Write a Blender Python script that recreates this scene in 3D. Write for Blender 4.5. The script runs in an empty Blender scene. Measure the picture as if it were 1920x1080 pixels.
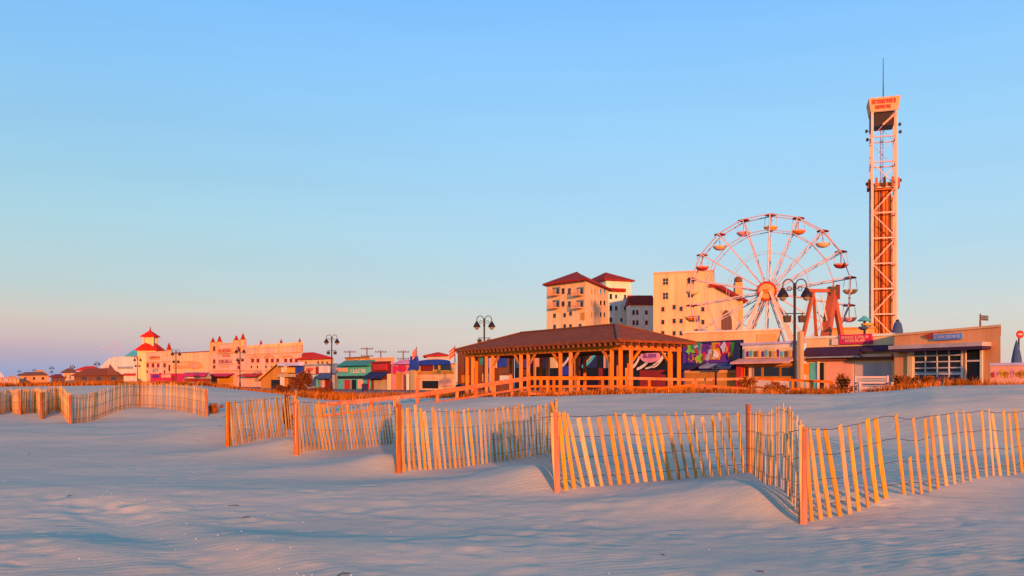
import bpy, bmesh, math, random
from mathutils import Vector, noise
R = random.Random(7)
rad = math.radians
col = bpy.context.scene.collection
HC, HY, F = 1.73, 715.0, 1600.0        # eye height, horizon row and focal length measured on the photograph

# ------------------------------------------------------------------ materials
MATS = {}
def mat(key, c, rough=.75, var=.18, scale=1.5, bump=0., bscale=8., metal=0., streak=False, objrand=0., spec=.3):
    if key in MATS: return MATS[key]
    m = bpy.data.materials.new(key); m.use_nodes = True; MATS[key] = m
    nt = m.node_tree; N = nt.nodes; L = nt.links; b = N['Principled BSDF']
    tc = N.new('ShaderNodeTexCoord')
    mp = N.new('ShaderNodeMapping'); L.new(tc.outputs['Object'], mp.inputs[0])
    if streak: mp.inputs['Scale'].default_value = (1, 1, .12)
    n1 = N.new('ShaderNodeTexNoise'); n1.inputs['Scale'].default_value = scale; n1.inputs['Detail'].default_value = 6
    n1.inputs['Roughness'].default_value = .65
    L.new(mp.outputs[0], n1.inputs['Vector'])
    cr = N.new('ShaderNodeValToRGB'); L.new(n1.outputs['Fac'], cr.inputs[0])
    e = cr.color_ramp.elements
    e[0].position, e[1].position = .3, .72
    e[0].color = (c[0]*(1-var*1.3), c[1]*(1-var*1.5), c[2]*(1-var*1.5), 1)
    e[1].color = (min(1, c[0]*(1+var*.6)), min(1, c[1]*(1+var*.6)), min(1, c[2]*(1+var*.6)), 1)
    out = cr.outputs[0]
    if objrand:
        oi = N.new('ShaderNodeObjectInfo'); hs = N.new('ShaderNodeHueSaturation')
        mr = N.new('ShaderNodeMapRange'); mr.inputs['To Min'].default_value = 1-objrand; mr.inputs['To Max'].default_value = 1+objrand
        L.new(oi.outputs['Random'], mr.inputs['Value']); L.new(mr.outputs[0], hs.inputs['Value'])
        m2 = N.new('ShaderNodeMath'); m2.operation = 'MULTIPLY_ADD'; m2.inputs[1].default_value = 7.31; m2.inputs[2].default_value = 0
        fr = N.new('ShaderNodeMath'); fr.operation = 'FRACT'
        L.new(oi.outputs['Random'], m2.inputs[0]); L.new(m2.outputs[0], fr.inputs[0])
        mr2 = N.new('ShaderNodeMapRange'); mr2.inputs['To Min'].default_value = 1-objrand*.7; mr2.inputs['To Max'].default_value = 1+objrand*.35
        L.new(fr.outputs[0], mr2.inputs['Value']); L.new(mr2.outputs[0], hs.inputs['Saturation'])
        L.new(out, hs.inputs['Color']); out = hs.outputs[0]
    L.new(out, b.inputs['Base Color'])
    b.inputs['Roughness'].default_value = rough; b.inputs['Metallic'].default_value = metal
    b.inputs['Specular IOR Level'].default_value = spec
    if bump:
        n2 = N.new('ShaderNodeTexNoise'); n2.inputs['Scale'].default_value = bscale; n2.inputs['Detail'].default_value = 4
        L.new(mp.outputs[0], n2.inputs['Vector'])
        bp = N.new('ShaderNodeBump'); bp.inputs['Strength'].default_value = bump; bp.inputs['Distance'].default_value = .05
        L.new(n2.outputs['Fac'], bp.inputs['Height']); L.new(bp.outputs[0], b.inputs['Normal'])
    return m
def wall(key, c, **k): return mat(key, c, rough=.88, var=.2, scale=.55, streak=True, bump=.15, bscale=6, **k)
PEACH = wall('peach_stucco', (.90, .46, .21)); SALMON = wall('salmon_stucco', (.88, .36, .13))
CREAM = wall('cream_stucco', (.90, .55, .26)); WHITE = wall('white_paint', (.82, .64, .52)); PINKW = wall('pink_stucco', (.86, .38, .25))
ROSE = wall('rose_cream_stucco', (.90, .50, .31)); PALE = wall('pale_stucco', (.78, .76, .60)); TAN = wall('tan_shutter', (.55, .36, .18)); LILAC = wall('lilac_shutter', (.58, .42, .38))
ORANGE = wall('orange_board', (.62, .24, .04)); YELLOW = wall('yellow_board', (.75, .38, .04)); GREYW = wall('grey_board', (.30, .32, .34))
LAV = wall('lavender_board', (.55, .48, .66)); PINK = wall('pink_board', (.80, .28, .36)); MAG = mat('magenta_paint', (.62, .02, .10))
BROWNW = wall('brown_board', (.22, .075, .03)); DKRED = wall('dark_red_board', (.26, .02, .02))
REDROOF = mat('red_roof', (.80, .022, .004), 1., .25, 2, .3, 12); HOTROOF = mat('maroon_tile_roof', (.36, .02, .004), 1., .25, 1.2, .3, 10)
BROWNROOF = mat('brown_shingle', (.30, .06, .010), 1., .3, 2.5, .5, 14)
RED = mat('red_paint', (.55, .03, .02)); BLUE = mat('blue_paint', (.02, .06, .38)); NAVY = mat('navy_paint', (.02, .025, .09)); TEAL = mat('teal_paint', (.10, .48, .42))
SKYB = mat('pale_blue_paint', (.14, .30, .58)); GREEN = mat('green_paint', (.05, .28, .18)); LIME = mat('lime_paint', (.25, .62, .04)); PURPLE = mat('purple_paint', (.14, .03, .28)); VIOLET = mat('dark_violet_canvas', (.055, .02, .05))
DARK = mat('dark_opening_shade', (.012, .010, .012), .6); GLASS = mat('dark_glass', (.02, .022, .03), .12, .3, .8, spec=.6); CYAN = mat('cyan_paint', (.08, .50, .62)); SLATE = mat('slate_blue', (.05, .09, .19))
GOLD = mat('gold_paint', (.75, .36, .03)); METAL = mat('dark_metal', (.035, .018, .016), .5, .3, 6, metal=.3); POLEW = mat('weathered_pole', (.15, .07, .055), .9)
WOOD = mat('orange_timber', (.72, .19, .014), .85, .3, 3, .3, 20, streak=True, objrand=.12)  # plain orange timber colour, varied per object
RAILW = mat('railing_timber', (.74, .16, .010), .9, .35, 2.5, .3, 14, objrand=.18)
SLATM = mat('slat_wood', (.86, .42, .085), .9, .48, 5, .4, 25, streak=True, objrand=.26)
POSTM = mat('fence_post_wood', (.50, .12, .02), .9, .35, 6, .4, 20, streak=True, objrand=.25)
WIRE = mat('fence_wire', (.10, .075, .06), .6, metal=.5)
STEEL = mat('pinkish_white_steel', (.80, .50, .40), .55, .12, 1); WSTEEL = mat('white_steel', (.60, .44, .44), .5, .12, 1); RIMM = mat('lilac_rim_steel', (.55, .33, .34), .5, .2, 1)
OSTEEL = mat('orange_steel', (.90, .22, .012), .6, .3, .8); RSTEEL = mat('rust_red_steel', (.48, .10, .03), .6, .2, 1)
LAMPG = mat('frosted_lamp_glass', (.34, .22, .12), .3)
GRASS = mat('dry_dune_grass', (.58, .17, .018), .95, .7, .9, spec=.05); BUSH = mat('brown_twigs', (.20, .055, .015), .95, .5, 3, spec=.05); BUSHO = mat('rusty_leaves', (.40, .12, .02), .95, .5, 3, spec=.05)

# ------------------------------------------------------------------ mesh helpers (world coordinates)
class MB:
    def __init__(s): s.v = []; s.f = []
    def add(s, vs, fs):
        k = len(s.v); s.v += [tuple(p) for p in vs]; s.f += [tuple(i+k for i in q) for q in fs]; return s
    def hexa(s, p): return s.add(p, [(0,1,2,3), (7,6,5,4), (0,4,5,1), (1,5,6,2), (2,6,7,3), (3,7,4,0)])
    def box(s, x0, x1, y0, y1, z0, z1):
        return s.hexa([(x0,y0,z0), (x1,y0,z0), (x1,y1,z0), (x0,y1,z0), (x0,y0,z1), (x1,y0,z1), (x1,y1,z1), (x0,y1,z1)])
    def beam(s, a, b, w, h=None, w2=None, h2=None, up=(0,0,1)):
        a, b = Vector(a), Vector(b); h = h or w; w2 = w2 or w; h2 = h2 or h; d = (b-a).normalized(); up = Vector(up)
        if abs(d.dot(up)) > .98: up = Vector((0,1,0)) if abs(d.y) < .9 else Vector((1,0,0))
        x = d.cross(up).normalized(); y = x.cross(d)
        c = [(-.5,-.5), (.5,-.5), (.5,.5), (-.5,.5)]
        return s.hexa([a+x*w*i+y*h*j for i,j in c] + [b+x*w2*i+y*h2*j for i,j in c])
    def tube(s, pts, r, n=8, r1=None, cap=True):
        pts = [Vector(p) for p in pts]; m = len(pts); r1 = r if r1 is None else r1
        vs = []; px = None
        for i, p in enumerate(pts):
            d = (pts[min(i+1,m-1)]-pts[max(i-1,0)]).normalized()
            x = px - d*px.dot(d) if px is not None else d.cross(Vector((0,0,1)) if abs(d.z) < .9 else Vector((1,0,0)))
            if x.length < 1e-5: x = d.orthogonal()
            x.normalize(); px = x; y = d.cross(x); rr = r+(r1-r)*i/max(1,m-1)
            vs += [p+(x*math.cos(2*math.pi*k/n)+y*math.sin(2*math.pi*k/n))*rr for k in range(n)]
        fs = [(i*n+k, i*n+(k+1)%n, (i+1)*n+(k+1)%n, (i+1)*n+k) for i in range(m-1) for k in range(n)]
        if cap: fs += [tuple(range(n))[::-1], tuple((m-1)*n+k for k in range(n))]
        return s.add(vs, fs)
    def ring(s, c, u, w, r, tr, n=36, k=6):
        c, u, w = Vector(c), Vector(u), Vector(w); ax = u.cross(w); vs = []
        for i in range(n):
            t = 2*math.pi*i/n; d = u*math.cos(t)+w*math.sin(t)
            vs += [c+d*(r+tr*math.cos(2*math.pi*j/k))+ax*tr*math.sin(2*math.pi*j/k) for j in range(k)]
        return s.add(vs, [(i*k+j, i*k+(j+1)%k, ((i+1)%n)*k+(j+1)%k, ((i+1)%n)*k+j) for i in range(n) for j in range(k)])
    def lathe(s, c, prof, n=16, u=(1,0,0), w=(0,1,0), ax=(0,0,1)):
        c, u, w, ax = Vector(c), Vector(u), Vector(w), Vector(ax); m = len(prof)
        vs = [c+ax*z+(u*math.cos(2*math.pi*k/n)+w*math.sin(2*math.pi*k/n))*max(r,.001) for r, z in prof for k in range(n)]
        fs = [(i*n+k, i*n+(k+1)%n, (i+1)*n+(k+1)%n, (i+1)*n+k) for i in range(m-1) for k in range(n)]
        return s.add(vs, fs+[tuple(range(n))[::-1], tuple((m-1)*n+k for k in range(n))])
    def prism(s, poly, off):
        off = Vector(off); n = len(poly); vs = [Vector(p) for p in poly]; vs += [p+off for p in vs]
        return s.add(vs, [tuple(range(n)), tuple(range(2*n-1, n-1, -1))] + [(i, i+n, (i+1)%n+n, (i+1)%n) for i in range(n)])
ORG = {}
def tag(o, label=None, cat=None, group=None, kind=None):
    if label: o['label'] = label
    if cat: o['category'] = cat
    if group: o['group'] = group
    if kind: o['kind'] = kind
    return o
def part(name, mb, m, parent=None, smooth=False, fix=True):
    o0 = ORG.get(parent.name, Vector()) if parent else Vector()
    me = bpy.data.meshes.new(name); me.from_pydata([tuple(Vector(p)-o0) for p in mb.v], [], mb.f)
    if fix:
        bm = bmesh.new(); bm.from_mesh(me); bmesh.ops.recalc_face_normals(bm, faces=bm.faces); bm.to_mesh(me); bm.free()
    if smooth:
        for p in me.polygons: p.use_smooth = True
    me.materials.append(m)
    o = bpy.data.objects.new(name, me); col.objects.link(o)
    if parent: o.parent = parent; ORG[o.name] = o0
    else: ORG[o.name] = Vector()
    return o
def thing(name, loc, label, cat, group=None):
    o = bpy.data.objects.new(name, None); col.objects.link(o); o.location = loc; o.empty_display_size = .3
    ORG[o.name] = Vector(loc); return tag(o, label, cat, group)
def copy_tree(o, parent=None):
    c = o.copy(); col.objects.link(c)
    if parent: c.parent = parent
    for ch in [x for x in o.children]: copy_tree(ch, c)
    return c
def XY(px, Y): return ((px-960)/F*Y, Y)
def Z(py, Y): return HC-(py-HY)*Y/F
def W(px, py, Y): return Vector(((px-960)/F*Y, Y, Z(py, Y)))
ZB = .6                                  # boardwalk level

class Fac:                               # a vertical wall plane
    def __init__(s, px0, Y0, px1, Y1):
        s.A = Vector(XY(px0, Y0)); s.B = Vector(XY(px1, Y1)); s.len = (s.B-s.A).length; s.d = (s.B-s.A)/s.len
        s.n = Vector((s.d.y, -s.d.x))
        if s.n.dot(-s.A) < 0: s.n = -s.n
        s.px0, s.px1 = px0, px1
    def t(s, px):
        a = (px-960)/F; return (a*s.A.y-s.A.x)/(s.d.x-a*s.d.y)
    def z(s, px, py): return Z(py, (s.A+s.d*s.t(px)).y)
    def P(s, t, z, out=0.): q = s.A+s.d*t+s.n*out; return Vector((q.x, q.y, z))
    def tb(s, mb, t0, t1, z0, z1, o0, o1):
        return mb.hexa([s.P(t0,z0,o0), s.P(t1,z0,o0), s.P(t1,z0,o1), s.P(t0,z0,o1), s.P(t0,z1,o0), s.P(t1,z1,o0), s.P(t1,z1,o1), s.P(t0,z1,o1)])
    def box(s, mb, px0, px1, py0, py1, o0, o1, zb=None):
        pm = (px0+px1)/2; return s.tb(mb, s.t(px0), s.t(px1), zb if zb is not None else s.z(pm, py1), s.z(pm, py0), o0, o1)
    def back(s, depth): q = (s.B if s.px1 > s.px0 else s.A).normalized()*depth; return Vector((q.x, q.y, 0))
    def base(s): q = (s.A+s.B)/2; return (q.x, q.y, ZB)

def window(f, cx, cy, w, h, parent, frame=None, glass=None, bars=0, rows=0, proud=.06):
    t0, t1 = f.t(cx-w/2), f.t(cx+w/2); z0, z1 = f.z(cx, cy+h/2), f.z(cx, cy-h/2)
    if t0 > t1: t0, t1 = t1, t0
    b = min(.14, (t1-t0)*.16); mb = MB()
    f.tb(mb, t0-b, t0, z0-b, z1+b, .0, proud); f.tb(mb, t1, t1+b, z0-b, z1+b, .0, proud)
    f.tb(mb, t0, t1, z1, z1+b, .0, proud-.004); f.tb(mb, t0-b, t1+b, z0-b*1.4, z0, .0, proud+.06)
    for i in range(bars):
        tm = t0+(t1-t0)*(i+1)/(bars+1); f.tb(mb, tm-b*.3, tm+b*.3, z0, z1, .0, proud-.008)
    for i in range(rows):
        zm = z0+(z1-z0)*(i+1)/(rows+1); f.tb(mb, t0, t1, zm-b*.3, zm+b*.3, .0, proud-.014)
    o = part('window', mb, frame or CREAM, parent)
    g = MB(); f.tb(g, t0, t1, z0, z1, .0, .02); part('pane', g, glass or GLASS, o)
    return o
def letters(f, px0, px1, py0, py1, n, out, m, parent, rows=1):
    mb = MB(); pm = (px0+px1)/2
    for r in range(rows):
        a0 = py0+(py1-py0)*r/rows; a1 = py0+(py1-py0)*(r+.78)/rows
        z1, z0 = f.z(pm, a0), f.z(pm, a1); h = z1-z0
        q0, q1 = f.t(px0), f.t(px1)
        if r: e = (q1-q0)*.14; q0 += e; q1 -= e
        for i in range(n):
            t0 = q0+(q1-q0)*(i+.1)/n; t1 = q0+(q1-q0)*(i+.85)/n; w = (t1-t0)*.24; k = R.randrange(4)
            f.tb(mb, t0, t0+w, z0, z1, out, out+.03)
            if k != 1: f.tb(mb, t0+w, t1, z1-h*.2, z1, out, out+.03)
            if k in (0, 2): f.tb(mb, t1-w, t1, z0, z1-h*.2, out, out+.03)
            if k != 0: f.tb(mb, t0+w, t1, z0, z0+h*.2, out, out+.03)
            if k != 3: f.tb(mb, t0+w, t1-w, z0+h*.42, z0+h*.6, out, out+.03)
    return part('lettering', mb, m, parent)
def awning(f, px0, px1, py0, py1, out, m, parent, name='awning'):
    t0, t1 = f.t(px0), f.t(px1); pm = (px0+px1)/2; z1, z0 = f.z(pm, py0), f.z(pm, py1); v = (z1-z0)*.3
    mb = MB().prism([f.P(t0,z1,.01), f.P(t0,z0+v,out), f.P(t0,z0,out), f.P(t0,z0,out-.06), f.P(t0,z0+v-.05,out-.06), f.P(t0,z1-.12,.01)], f.P(t1,0,0)-f.P(t0,0,0))
    return part(name, mb, m, parent)
def body(name, f, pytop, depth, m, parent, pxref=None, zb=None, parapet=True, zt_=None, cap=None):
    zt = zt_ if zt_ is not None else f.z(pxref if pxref else (f.px0+f.px1)/2, pytop)
    zb = ZB-.3 if zb is None else zb; off = f.back(depth)
    part(name, MB().prism([f.P(0,zb), f.P(f.len,zb), f.P(f.len,zt), f.P(0,zt)], off), m, parent)
    if parapet:
        part('parapet', MB().prism([f.P(-.12,zt,.12), f.P(f.len+.12,zt,.12), f.P(f.len+.12,zt+.18,.12), f.P(-.12,zt+.18,.12)], f.back(depth+.2)), cap or m, parent)
    return zt
def board(f, px0, px1, py0, py1, o0, o1, name, m, parent, zb=None):
    mb = MB(); f.box(mb, px0, px1, py0, py1, o0, o1, zb); return part(name, mb, m, parent)
def hip_roof(pts, ridge, zE, th=.18):     # eave corners in order, two ridge points
    mb = MB(); e = [Vector((p[0], p[1], zE)) for p in pts]; lo = [p-Vector((0,0,th)) for p in e]; r0, r1 = Vector(ridge[0]), Vector(ridge[1])
    # ridge r0 is next to edge (0,1), r1 next to edge (2,3)
    mb.add(e+lo+[r0, r1], [(0,1,8), (1,2,9,8), (2,3,9), (3,0,8,9), (0,4,5,1), (1,5,6,2), (2,6,7,3), (3,7,4,0), (7,6,5,4)])
    return mb

# ------------------------------------------------------------------ terrain
def interp(x, xs, ys):
    if x <= xs[0]: return ys[0]
    for i in range(1, len(xs)):
        if x <= xs[i]: return ys[i-1]+(ys[i]-ys[i-1])*(x-xs[i-1])/(xs[i]-xs[i-1])
    return ys[-1]
def sm(t): t = max(0., min(1., t)); return t*t*(3-2*t)
CX = [-400, 0, 250, 380, 470, 560, 640, 850, 1100, 1300, 1560, 1660, 1750, 1920, 2400]
CY = [724, 725, 722, 723, 733, 744, 750, 746, 741, 737, 739, 733, 724, 722, 722]
MOUNDS = [(3.3,11.35,.17,.38,.5), (3.1,12.3,.2,.6,.7), (2.5,13.0,.10,.9,.8), (.45,13.9,.18,.38,.55), (.15,15.0,.22,.6,.9), (-2.4,16.5,.18,.4,.55), (-2.8,17.6,.22,.65,.9), (-5.15,20.1,.18,.4,.6), (-5.6,21.2,.22,.7,1.0), (-8.9,25.6,.34,1.2,1.3),
          (6.4,14.6,.08,1.9,.9), (9.6,17.4,.12,1.8,1.2), 
          (1.9,11.6,.10,1.0,.5), (-.8,13.9,.10,1.0,.6), (-3.6,16.2,.10,1.0,.6), (-6.2,20.0,.12,1.1,.7), (4.9,12.25,.17,.8,.45), (6.2,13.5,.08,.9,.5), (7.5,14.7,.06,.9,.5), (12,28,.18,3,1.6), (5,29,.16,2.6,1.4), (18,30,.2,3,1.5), (-17.5,39.5,.30,2.2,2.0), (-13.6,38.5,.22,2.4,1.8), (-21,41,.25,2.5,2), (-11.8,33.,.16,4,1.8), (-3.5,8.8,.07,2.2,.5), (-7,13,.1,4,1.2), (-20.,27.,.18,7,2.)]
def build_prints():
    g = {}
    def add(x, y, a, sx, sy, d):
        e = (x, y, math.cos(a), math.sin(a), sx, sy, d)
        for i in (-1, 0, 1):
            for j in (-1, 0, 1): g.setdefault((int(x//.6)+i, int(y//.6)+j), []).append(e)
    rp = random.Random(21)
    for x, y, a, n in ((-4.5,7.4,1.9,26), (-1.8,7.2,.7,24), (.6,7.6,2.3,22), (2.6,7.3,1.2,20), (5.2,8.4,2.6,26), (-7,10,.5,26), (-3,11,2.8,24), (1.2,9.2,.25,24), (-6,13.5,.9,20), (-9,17,.4,24),
                       (2,27,.15,40), (9,29,2.9,40), (14,31,.3,30), (-2,30,.1,30), (4,32,2.8,36), (16,28,1.9,20), (-8,30,.2,26), (3,8.2,.1,16), (-5.5,8.8,.2,18)):
        side = 1
        for _ in range(n):
            a += rp.gauss(0, .09); x += .62*math.cos(a); y += .62*math.sin(a); side = -side
            add(x-.11*side*math.sin(a)+rp.gauss(0,.04), y+.11*side*math.cos(a)+rp.gauss(0,.04), a, .17*rp.uniform(.8,1.2), .10*rp.uniform(.8,1.2), .04*rp.uniform(.5,1.2))
    for _ in range(300):
        y = rp.choice((rp.uniform(7, 13), rp.uniform(22, 36))); x = rp.uniform(-.65, .65)*y
        if y > 20 and x < -4: continue
        s_ = rp.uniform(.09, .26); add(x, y, rp.uniform(0, 3.1), s_, s_*rp.uniform(.6, 1), rp.uniform(.015, .045))
    return g
PRINTS = build_prints()
def dent(x, y):
    z = 0.
    for px_, py_, c, s_, sx, sy, d in PRINTS.get((int(x//.6), int(y//.6)), ()):
        dx, dy = x-px_, y-py_; u, v = (dx*c+dy*s_)/sx, (dy*c-dx*s_)/sy; q = u*u+v*v
        if q < 6: z += .34*d*(-math.exp(-q*1.4)+.55*math.exp(-(math.sqrt(q)-1.45)**2*4))
    # shallow wheel-worn hollow running diagonally over the near sand
    t = ((x+6.2)*4.0+(y-12.2)*-5.0)/41.
    if -.1 < t < 1.4:
        e = (x+6.2)*.78+(y-12.2)*.625+.25*noise.noise((t*3, 0, 4)); k = sm((t+.1)/.3)
        z += k*(-.06*math.exp(-(e/.45)**2)+.02*math.exp(-((e-.75)/.35)**2))
    return z
def zt(x, y, fine=False):
    yy = max(y, 1.); px = 960+F*x/yy
    px = max(-900, min(2900, px))
    Yc = interp(px, [0, 430, 640, 900, 1900], [70, 66, 44, 40, 38]); Ys = interp(px, [0, 430, 640, 1900], [40, 33, 23, 18.5])
    Zc = HC-(interp(px, CX, CY)-HY)*Yc/F
    if yy < Yc: z = Zc*sm((yy-Ys)/(Yc-Ys))
    else: z = Zc+(.4-Zc)*sm((yy-Yc)/interp(px, [430, 900], [26, 9]))
    for mx, my, h, sx, sy in MOUNDS:
        dx, dy = (x-mx)/sx, (y-my)/sy
        q = dx*dx+dy*dy
        if q < 12: z += h*math.exp(-q/2)
    if y < 75:
        k = 1-sm((y-45)/25)
        z += k*.035*noise.noise((x*.28, y*.33, 3.1))
        if fine:
            z += .045*sm((y-21)/5)*k*noise.noise((x*.55, y*.8, 2.2))
            z += k*.016*noise.noise((x*.9, y*1.3, 7.7)) + k*.006*noise.noise((x*2.3, y*2.9, 1.7)) + dent(x, y)
    return z
def terrain():
    rows = []; s = 5.
    while s < 6000:
        rows.append(s); s *= (1.02 if s < 15.5 else 1.0042 if s < 30 else 1.0075 if s < 50 else 1.0105) if s < 95 else 1.05
    cols = [-3., -2.2, -1.7, -1.35, -1.1, -.95]; n = 560
    cols += [-.82+1.64*i/n for i in range(n+1)] + [.95, 1.1, 1.35, 1.7, 2.2, 3.]
    mb = MB(); nc = len(cols)
    for s in rows:
        y = s-12
        for a in cols:
            x = a*s; mb.v.append((x, y, zt(x, y, True)))
    mb.f = [(i*nc+j, i*nc+j+1, (i+1)*nc+j+1, (i+1)*nc+j) for i in range(len(rows)-1) for j in range(nc-1)]
    m = bpy.data.materials.new('beach_sand'); m.use_nodes = True; nt = m.node_tree; N = nt.nodes; L = nt.links; b = N['Principled BSDF']
    tc = N.new('ShaderNodeTexCoord')
    def nz(scale, detail=5, sc=(1,1,1)):
        mp = N.new('ShaderNodeMapping'); mp.inputs['Scale'].default_value = sc; L.new(tc.outputs['Object'], mp.inputs[0])
        q = N.new('ShaderNodeTexNoise'); q.inputs['Scale'].default_value = scale; q.inputs['Detail'].default_value = detail
        L.new(mp.outputs[0], q.inputs['Vector']); return q
    big = nz(.22, 6); cr = N.new('ShaderNodeValToRGB'); L.new(big.outputs['Fac'], cr.inputs[0])
    cr.color_ramp.elements[0].position = .34; cr.color_ramp.elements[0].color = (.58, .495, .315, 1)
    cr.color_ramp.elements[1].position = .66; cr.color_ramp.elements[1].color = (.71, .585, .365, 1)
    fine = nz(30, 6); mx = N.new('ShaderNodeMix'); mx.data_type = 'RGBA'; mx.blend_type = 'MULTIPLY'; mx.inputs['Factor'].default_value = .28
    c2 = N.new('ShaderNodeValToRGB'); c2.color_ramp.elements[0].position = .3; c2.color_ramp.elements[0].color = (.62, .62, .62, 1); c2.color_ramp.elements[1].position = .62
    L.new(fine.outputs['Fac'], c2.inputs[0]); L.new(cr.outputs[0], mx.inputs['A']); L.new(c2.outputs[0], mx.inputs['B'])
    L.new(mx.outputs['Result'], b.inputs['Base Color']); b.inputs['Roughness'].default_value = .95; b.inputs['Specular IOR Level'].default_value = .1
    # wind ripples, footprints and grain
    wv = N.new('ShaderNodeTexWave'); wv.inputs['Scale'].default_value = 2.6; wv.inputs['Distortion'].default_value = 5; wv.inputs['Detail'].default_value = 3; wv.inputs['Detail Scale'].default_value = .8
    mp = N.new('ShaderNodeMapping'); mp.inputs['Rotation'].default_value = (0, 0, rad(68)); L.new(tc.outputs['Object'], mp.inputs[0]); L.new(mp.outputs[0], wv.inputs['Vector'])
    mask = nz(.35, 2); mr = N.new('ShaderNodeMapRange'); mr.inputs['From Min'].default_value = .45; mr.inputs['From Max'].default_value = .62; L.new(mask.outputs['Fac'], mr.inputs['Value'])
    ml = N.new('ShaderNodeMath'); ml.operation = 'MULTIPLY'; L.new(wv.outputs['Fac'], ml.inputs[0]); L.new(mr.outputs[0], ml.inputs[1])
    b1 = N.new('ShaderNodeBump'); b1.inputs['Strength'].default_value = .11; b1.inputs['Distance'].default_value = .02; L.new(ml.outputs[0], b1.inputs['Height'])
    vo = N.new('ShaderNodeTexVoronoi'); vo.inputs['Scale'].default_value = 1.7; vo.inputs['Randomness'].default_value = 1
    wob = nz(1.2, 3); va = N.new('ShaderNodeVectorMath'); va.operation = 'MULTIPLY_ADD'; va.inputs[1].default_value = (.9, .9, 0)
    L.new(wob.outputs['Color'], va.inputs[0]); L.new(tc.outputs['Object'], va.inputs[2]); L.new(va.outputs[0], vo.inputs['Vector'])
    mv = N.new('ShaderNodeMapRange'); mv.inputs['From Min'].default_value = .06; mv.inputs['From Max'].default_value = .32; L.new(vo.outputs['Distance'], mv.inputs['Value'])
    msk2 = nz(.3, 2, (1, 1, 1)); mr2 = N.new('ShaderNodeMapRange'); mr2.inputs['From Min'].default_value = .48; mr2.inputs['From Max'].default_value = .6; L.new(msk2.outputs['Fac'], mr2.inputs['Value'])
    ml2 = N.new('ShaderNodeMath'); ml2.operation = 'MULTIPLY'; L.new(mv.outputs[0], ml2.inputs[0]); L.new(mr2.outputs[0], ml2.inputs[1])
    b2 = N.new('ShaderNodeBump'); b2.inputs['Strength'].default_value = .22; b2.inputs['Distance'].default_value = .07; L.new(ml2.outputs[0], b2.inputs['Height']); L.new(b1.outputs[0], b2.inputs['Normal'])
    med = nz(2.2, 7, (1, 1.6, 1)); b3 = N.new('ShaderNodeBump'); b3.inputs['Strength'].default_value = .15; b3.inputs['Distance'].default_value = .12
    L.new(med.outputs['Fac'], b3.inputs['Height']); L.new(b2.outputs[0], b3.inputs['Normal']); L.new(b3.outputs[0], b.inputs['Normal'])
    o = part('beach_sand', mb, m, smooth=True, fix=False); tag(o, kind='structure')
terrain()
SHELL = mat('bleached_shell', (.72, .62, .55), .6, .3, 30); WRACK = mat('dark_wrack', (.10, .06, .045), .9, .4, 20)
def litter():
    rl = random.Random(5); mb = MB()
    def bit(x, y, r):
        z = zt(x, y, True); a = rl.uniform(0, 6.28); n = 6; h = r*rl.uniform(.3, .6); k = rl.uniform(.5, 1)
        vs = [(x+r*math.cos(a+6.283*i/n)*(1 if i % 2 else k), y+r*k*math.sin(a+6.283*i/n), z-.004) for i in range(n)]+[(x+r*.2, y, z+h)]
        mb.add(vs, [(i, (i+1) % n, n) for i in range(n)])
    for _ in range(40):
        t = rl.random(); x = -6.6+4.6*t+rl.gauss(.35, .16); y = 12.5-5.2*t+rl.gauss(.2, .16); bit(x, y, rl.uniform(.006, .02))
    for _ in range(60):
        y = 7+13*rl.random()**1.6; bit(rl.uniform(-.66, .66)*y, y, rl.uniform(.006, .022))
    tag(part('shell_litter', mb, SHELL), 'pale broken shells scattered over the near sand', 'shells', kind='stuff')
    wb = MB()
    for _ in range(26):
        y = 7+22*rl.random()**1.5; x = rl.uniform(-.66, .66)*y; a = rl.uniform(0, 6.28); l = rl.uniform(.03, .16); z = zt(x, y, True)
        wb.tube([(x,y,z+.002), (x+l*.5*math.cos(a),y+l*.5*math.sin(a),z+.012), (x+l*math.cos(a+.3),y+l*math.sin(a+.3),z+.003)], .005, 4)
    tag(part('dry_wrack', wb, WRACK), 'dark bits of dry seaweed and twigs scattered on the sand', 'seaweed', kind='stuff')
litter()

# boardwalk: straight deck running away to the left, along the lamp line
BD = Vector((-.56, .828)); BN = Vector((.828, .56)); L0 = Vector((16.1, 48.7))
def bw(t, n, z): q = L0+BD*t+BN*n; return Vector((q.x, q.y, z))
mb = MB().hexa([bw(-14,-4,.3), bw(520,-4,.3), bw(520,60,.3), bw(-14,60,.3), bw(-14,-4,ZB), bw(520,-4,ZB), bw(520,60,ZB), bw(-14,60,ZB)])
DECK = mat('boardwalk_planks', (.26, .15, .09), .9, .4, 3, .3, 12)
tag(part('boardwalk', mb, DECK), kind='structure')

# ------------------------------------------------------------------ zigzag slat fences on the sand
def slat_mesh(h, w, bend, tip):
    mb = MB(); n = 5; vs = []
    for i in range(n+1):
        q = i/n; ww = w*(1-.06*q)*(.45 if (tip and i == n) else 1); ox = bend*math.sin(q*math.pi)
        vs += [(ox-ww/2, -.006, h*q), (ox+ww/2, -.006, h*q), (ox+ww/2, .006, h*q), (ox-ww/2, .006, h*q)]
    fs = [(i*4+j, i*4+(j+1)%4, i*4+4+(j+1)%4, i*4+4+j) for i in range(n) for j in range(4)]+[(3,2,1,0), (n*4, n*4+1, n*4+2, n*4+3)]
    mb.add(vs, fs); me = bpy.data.meshes.new('slat'); me.from_pydata(mb.v, [], mb.f); me.materials.append(SLATM); return me
SL = [slat_mesh(1.36+.05*R.random()-.02, .064+.018*R.random(), .02*(R.random()-.5), i % 3 == 0) for i in range(9)]
SLB = slat_mesh(.78, .07, .0, False)
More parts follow.
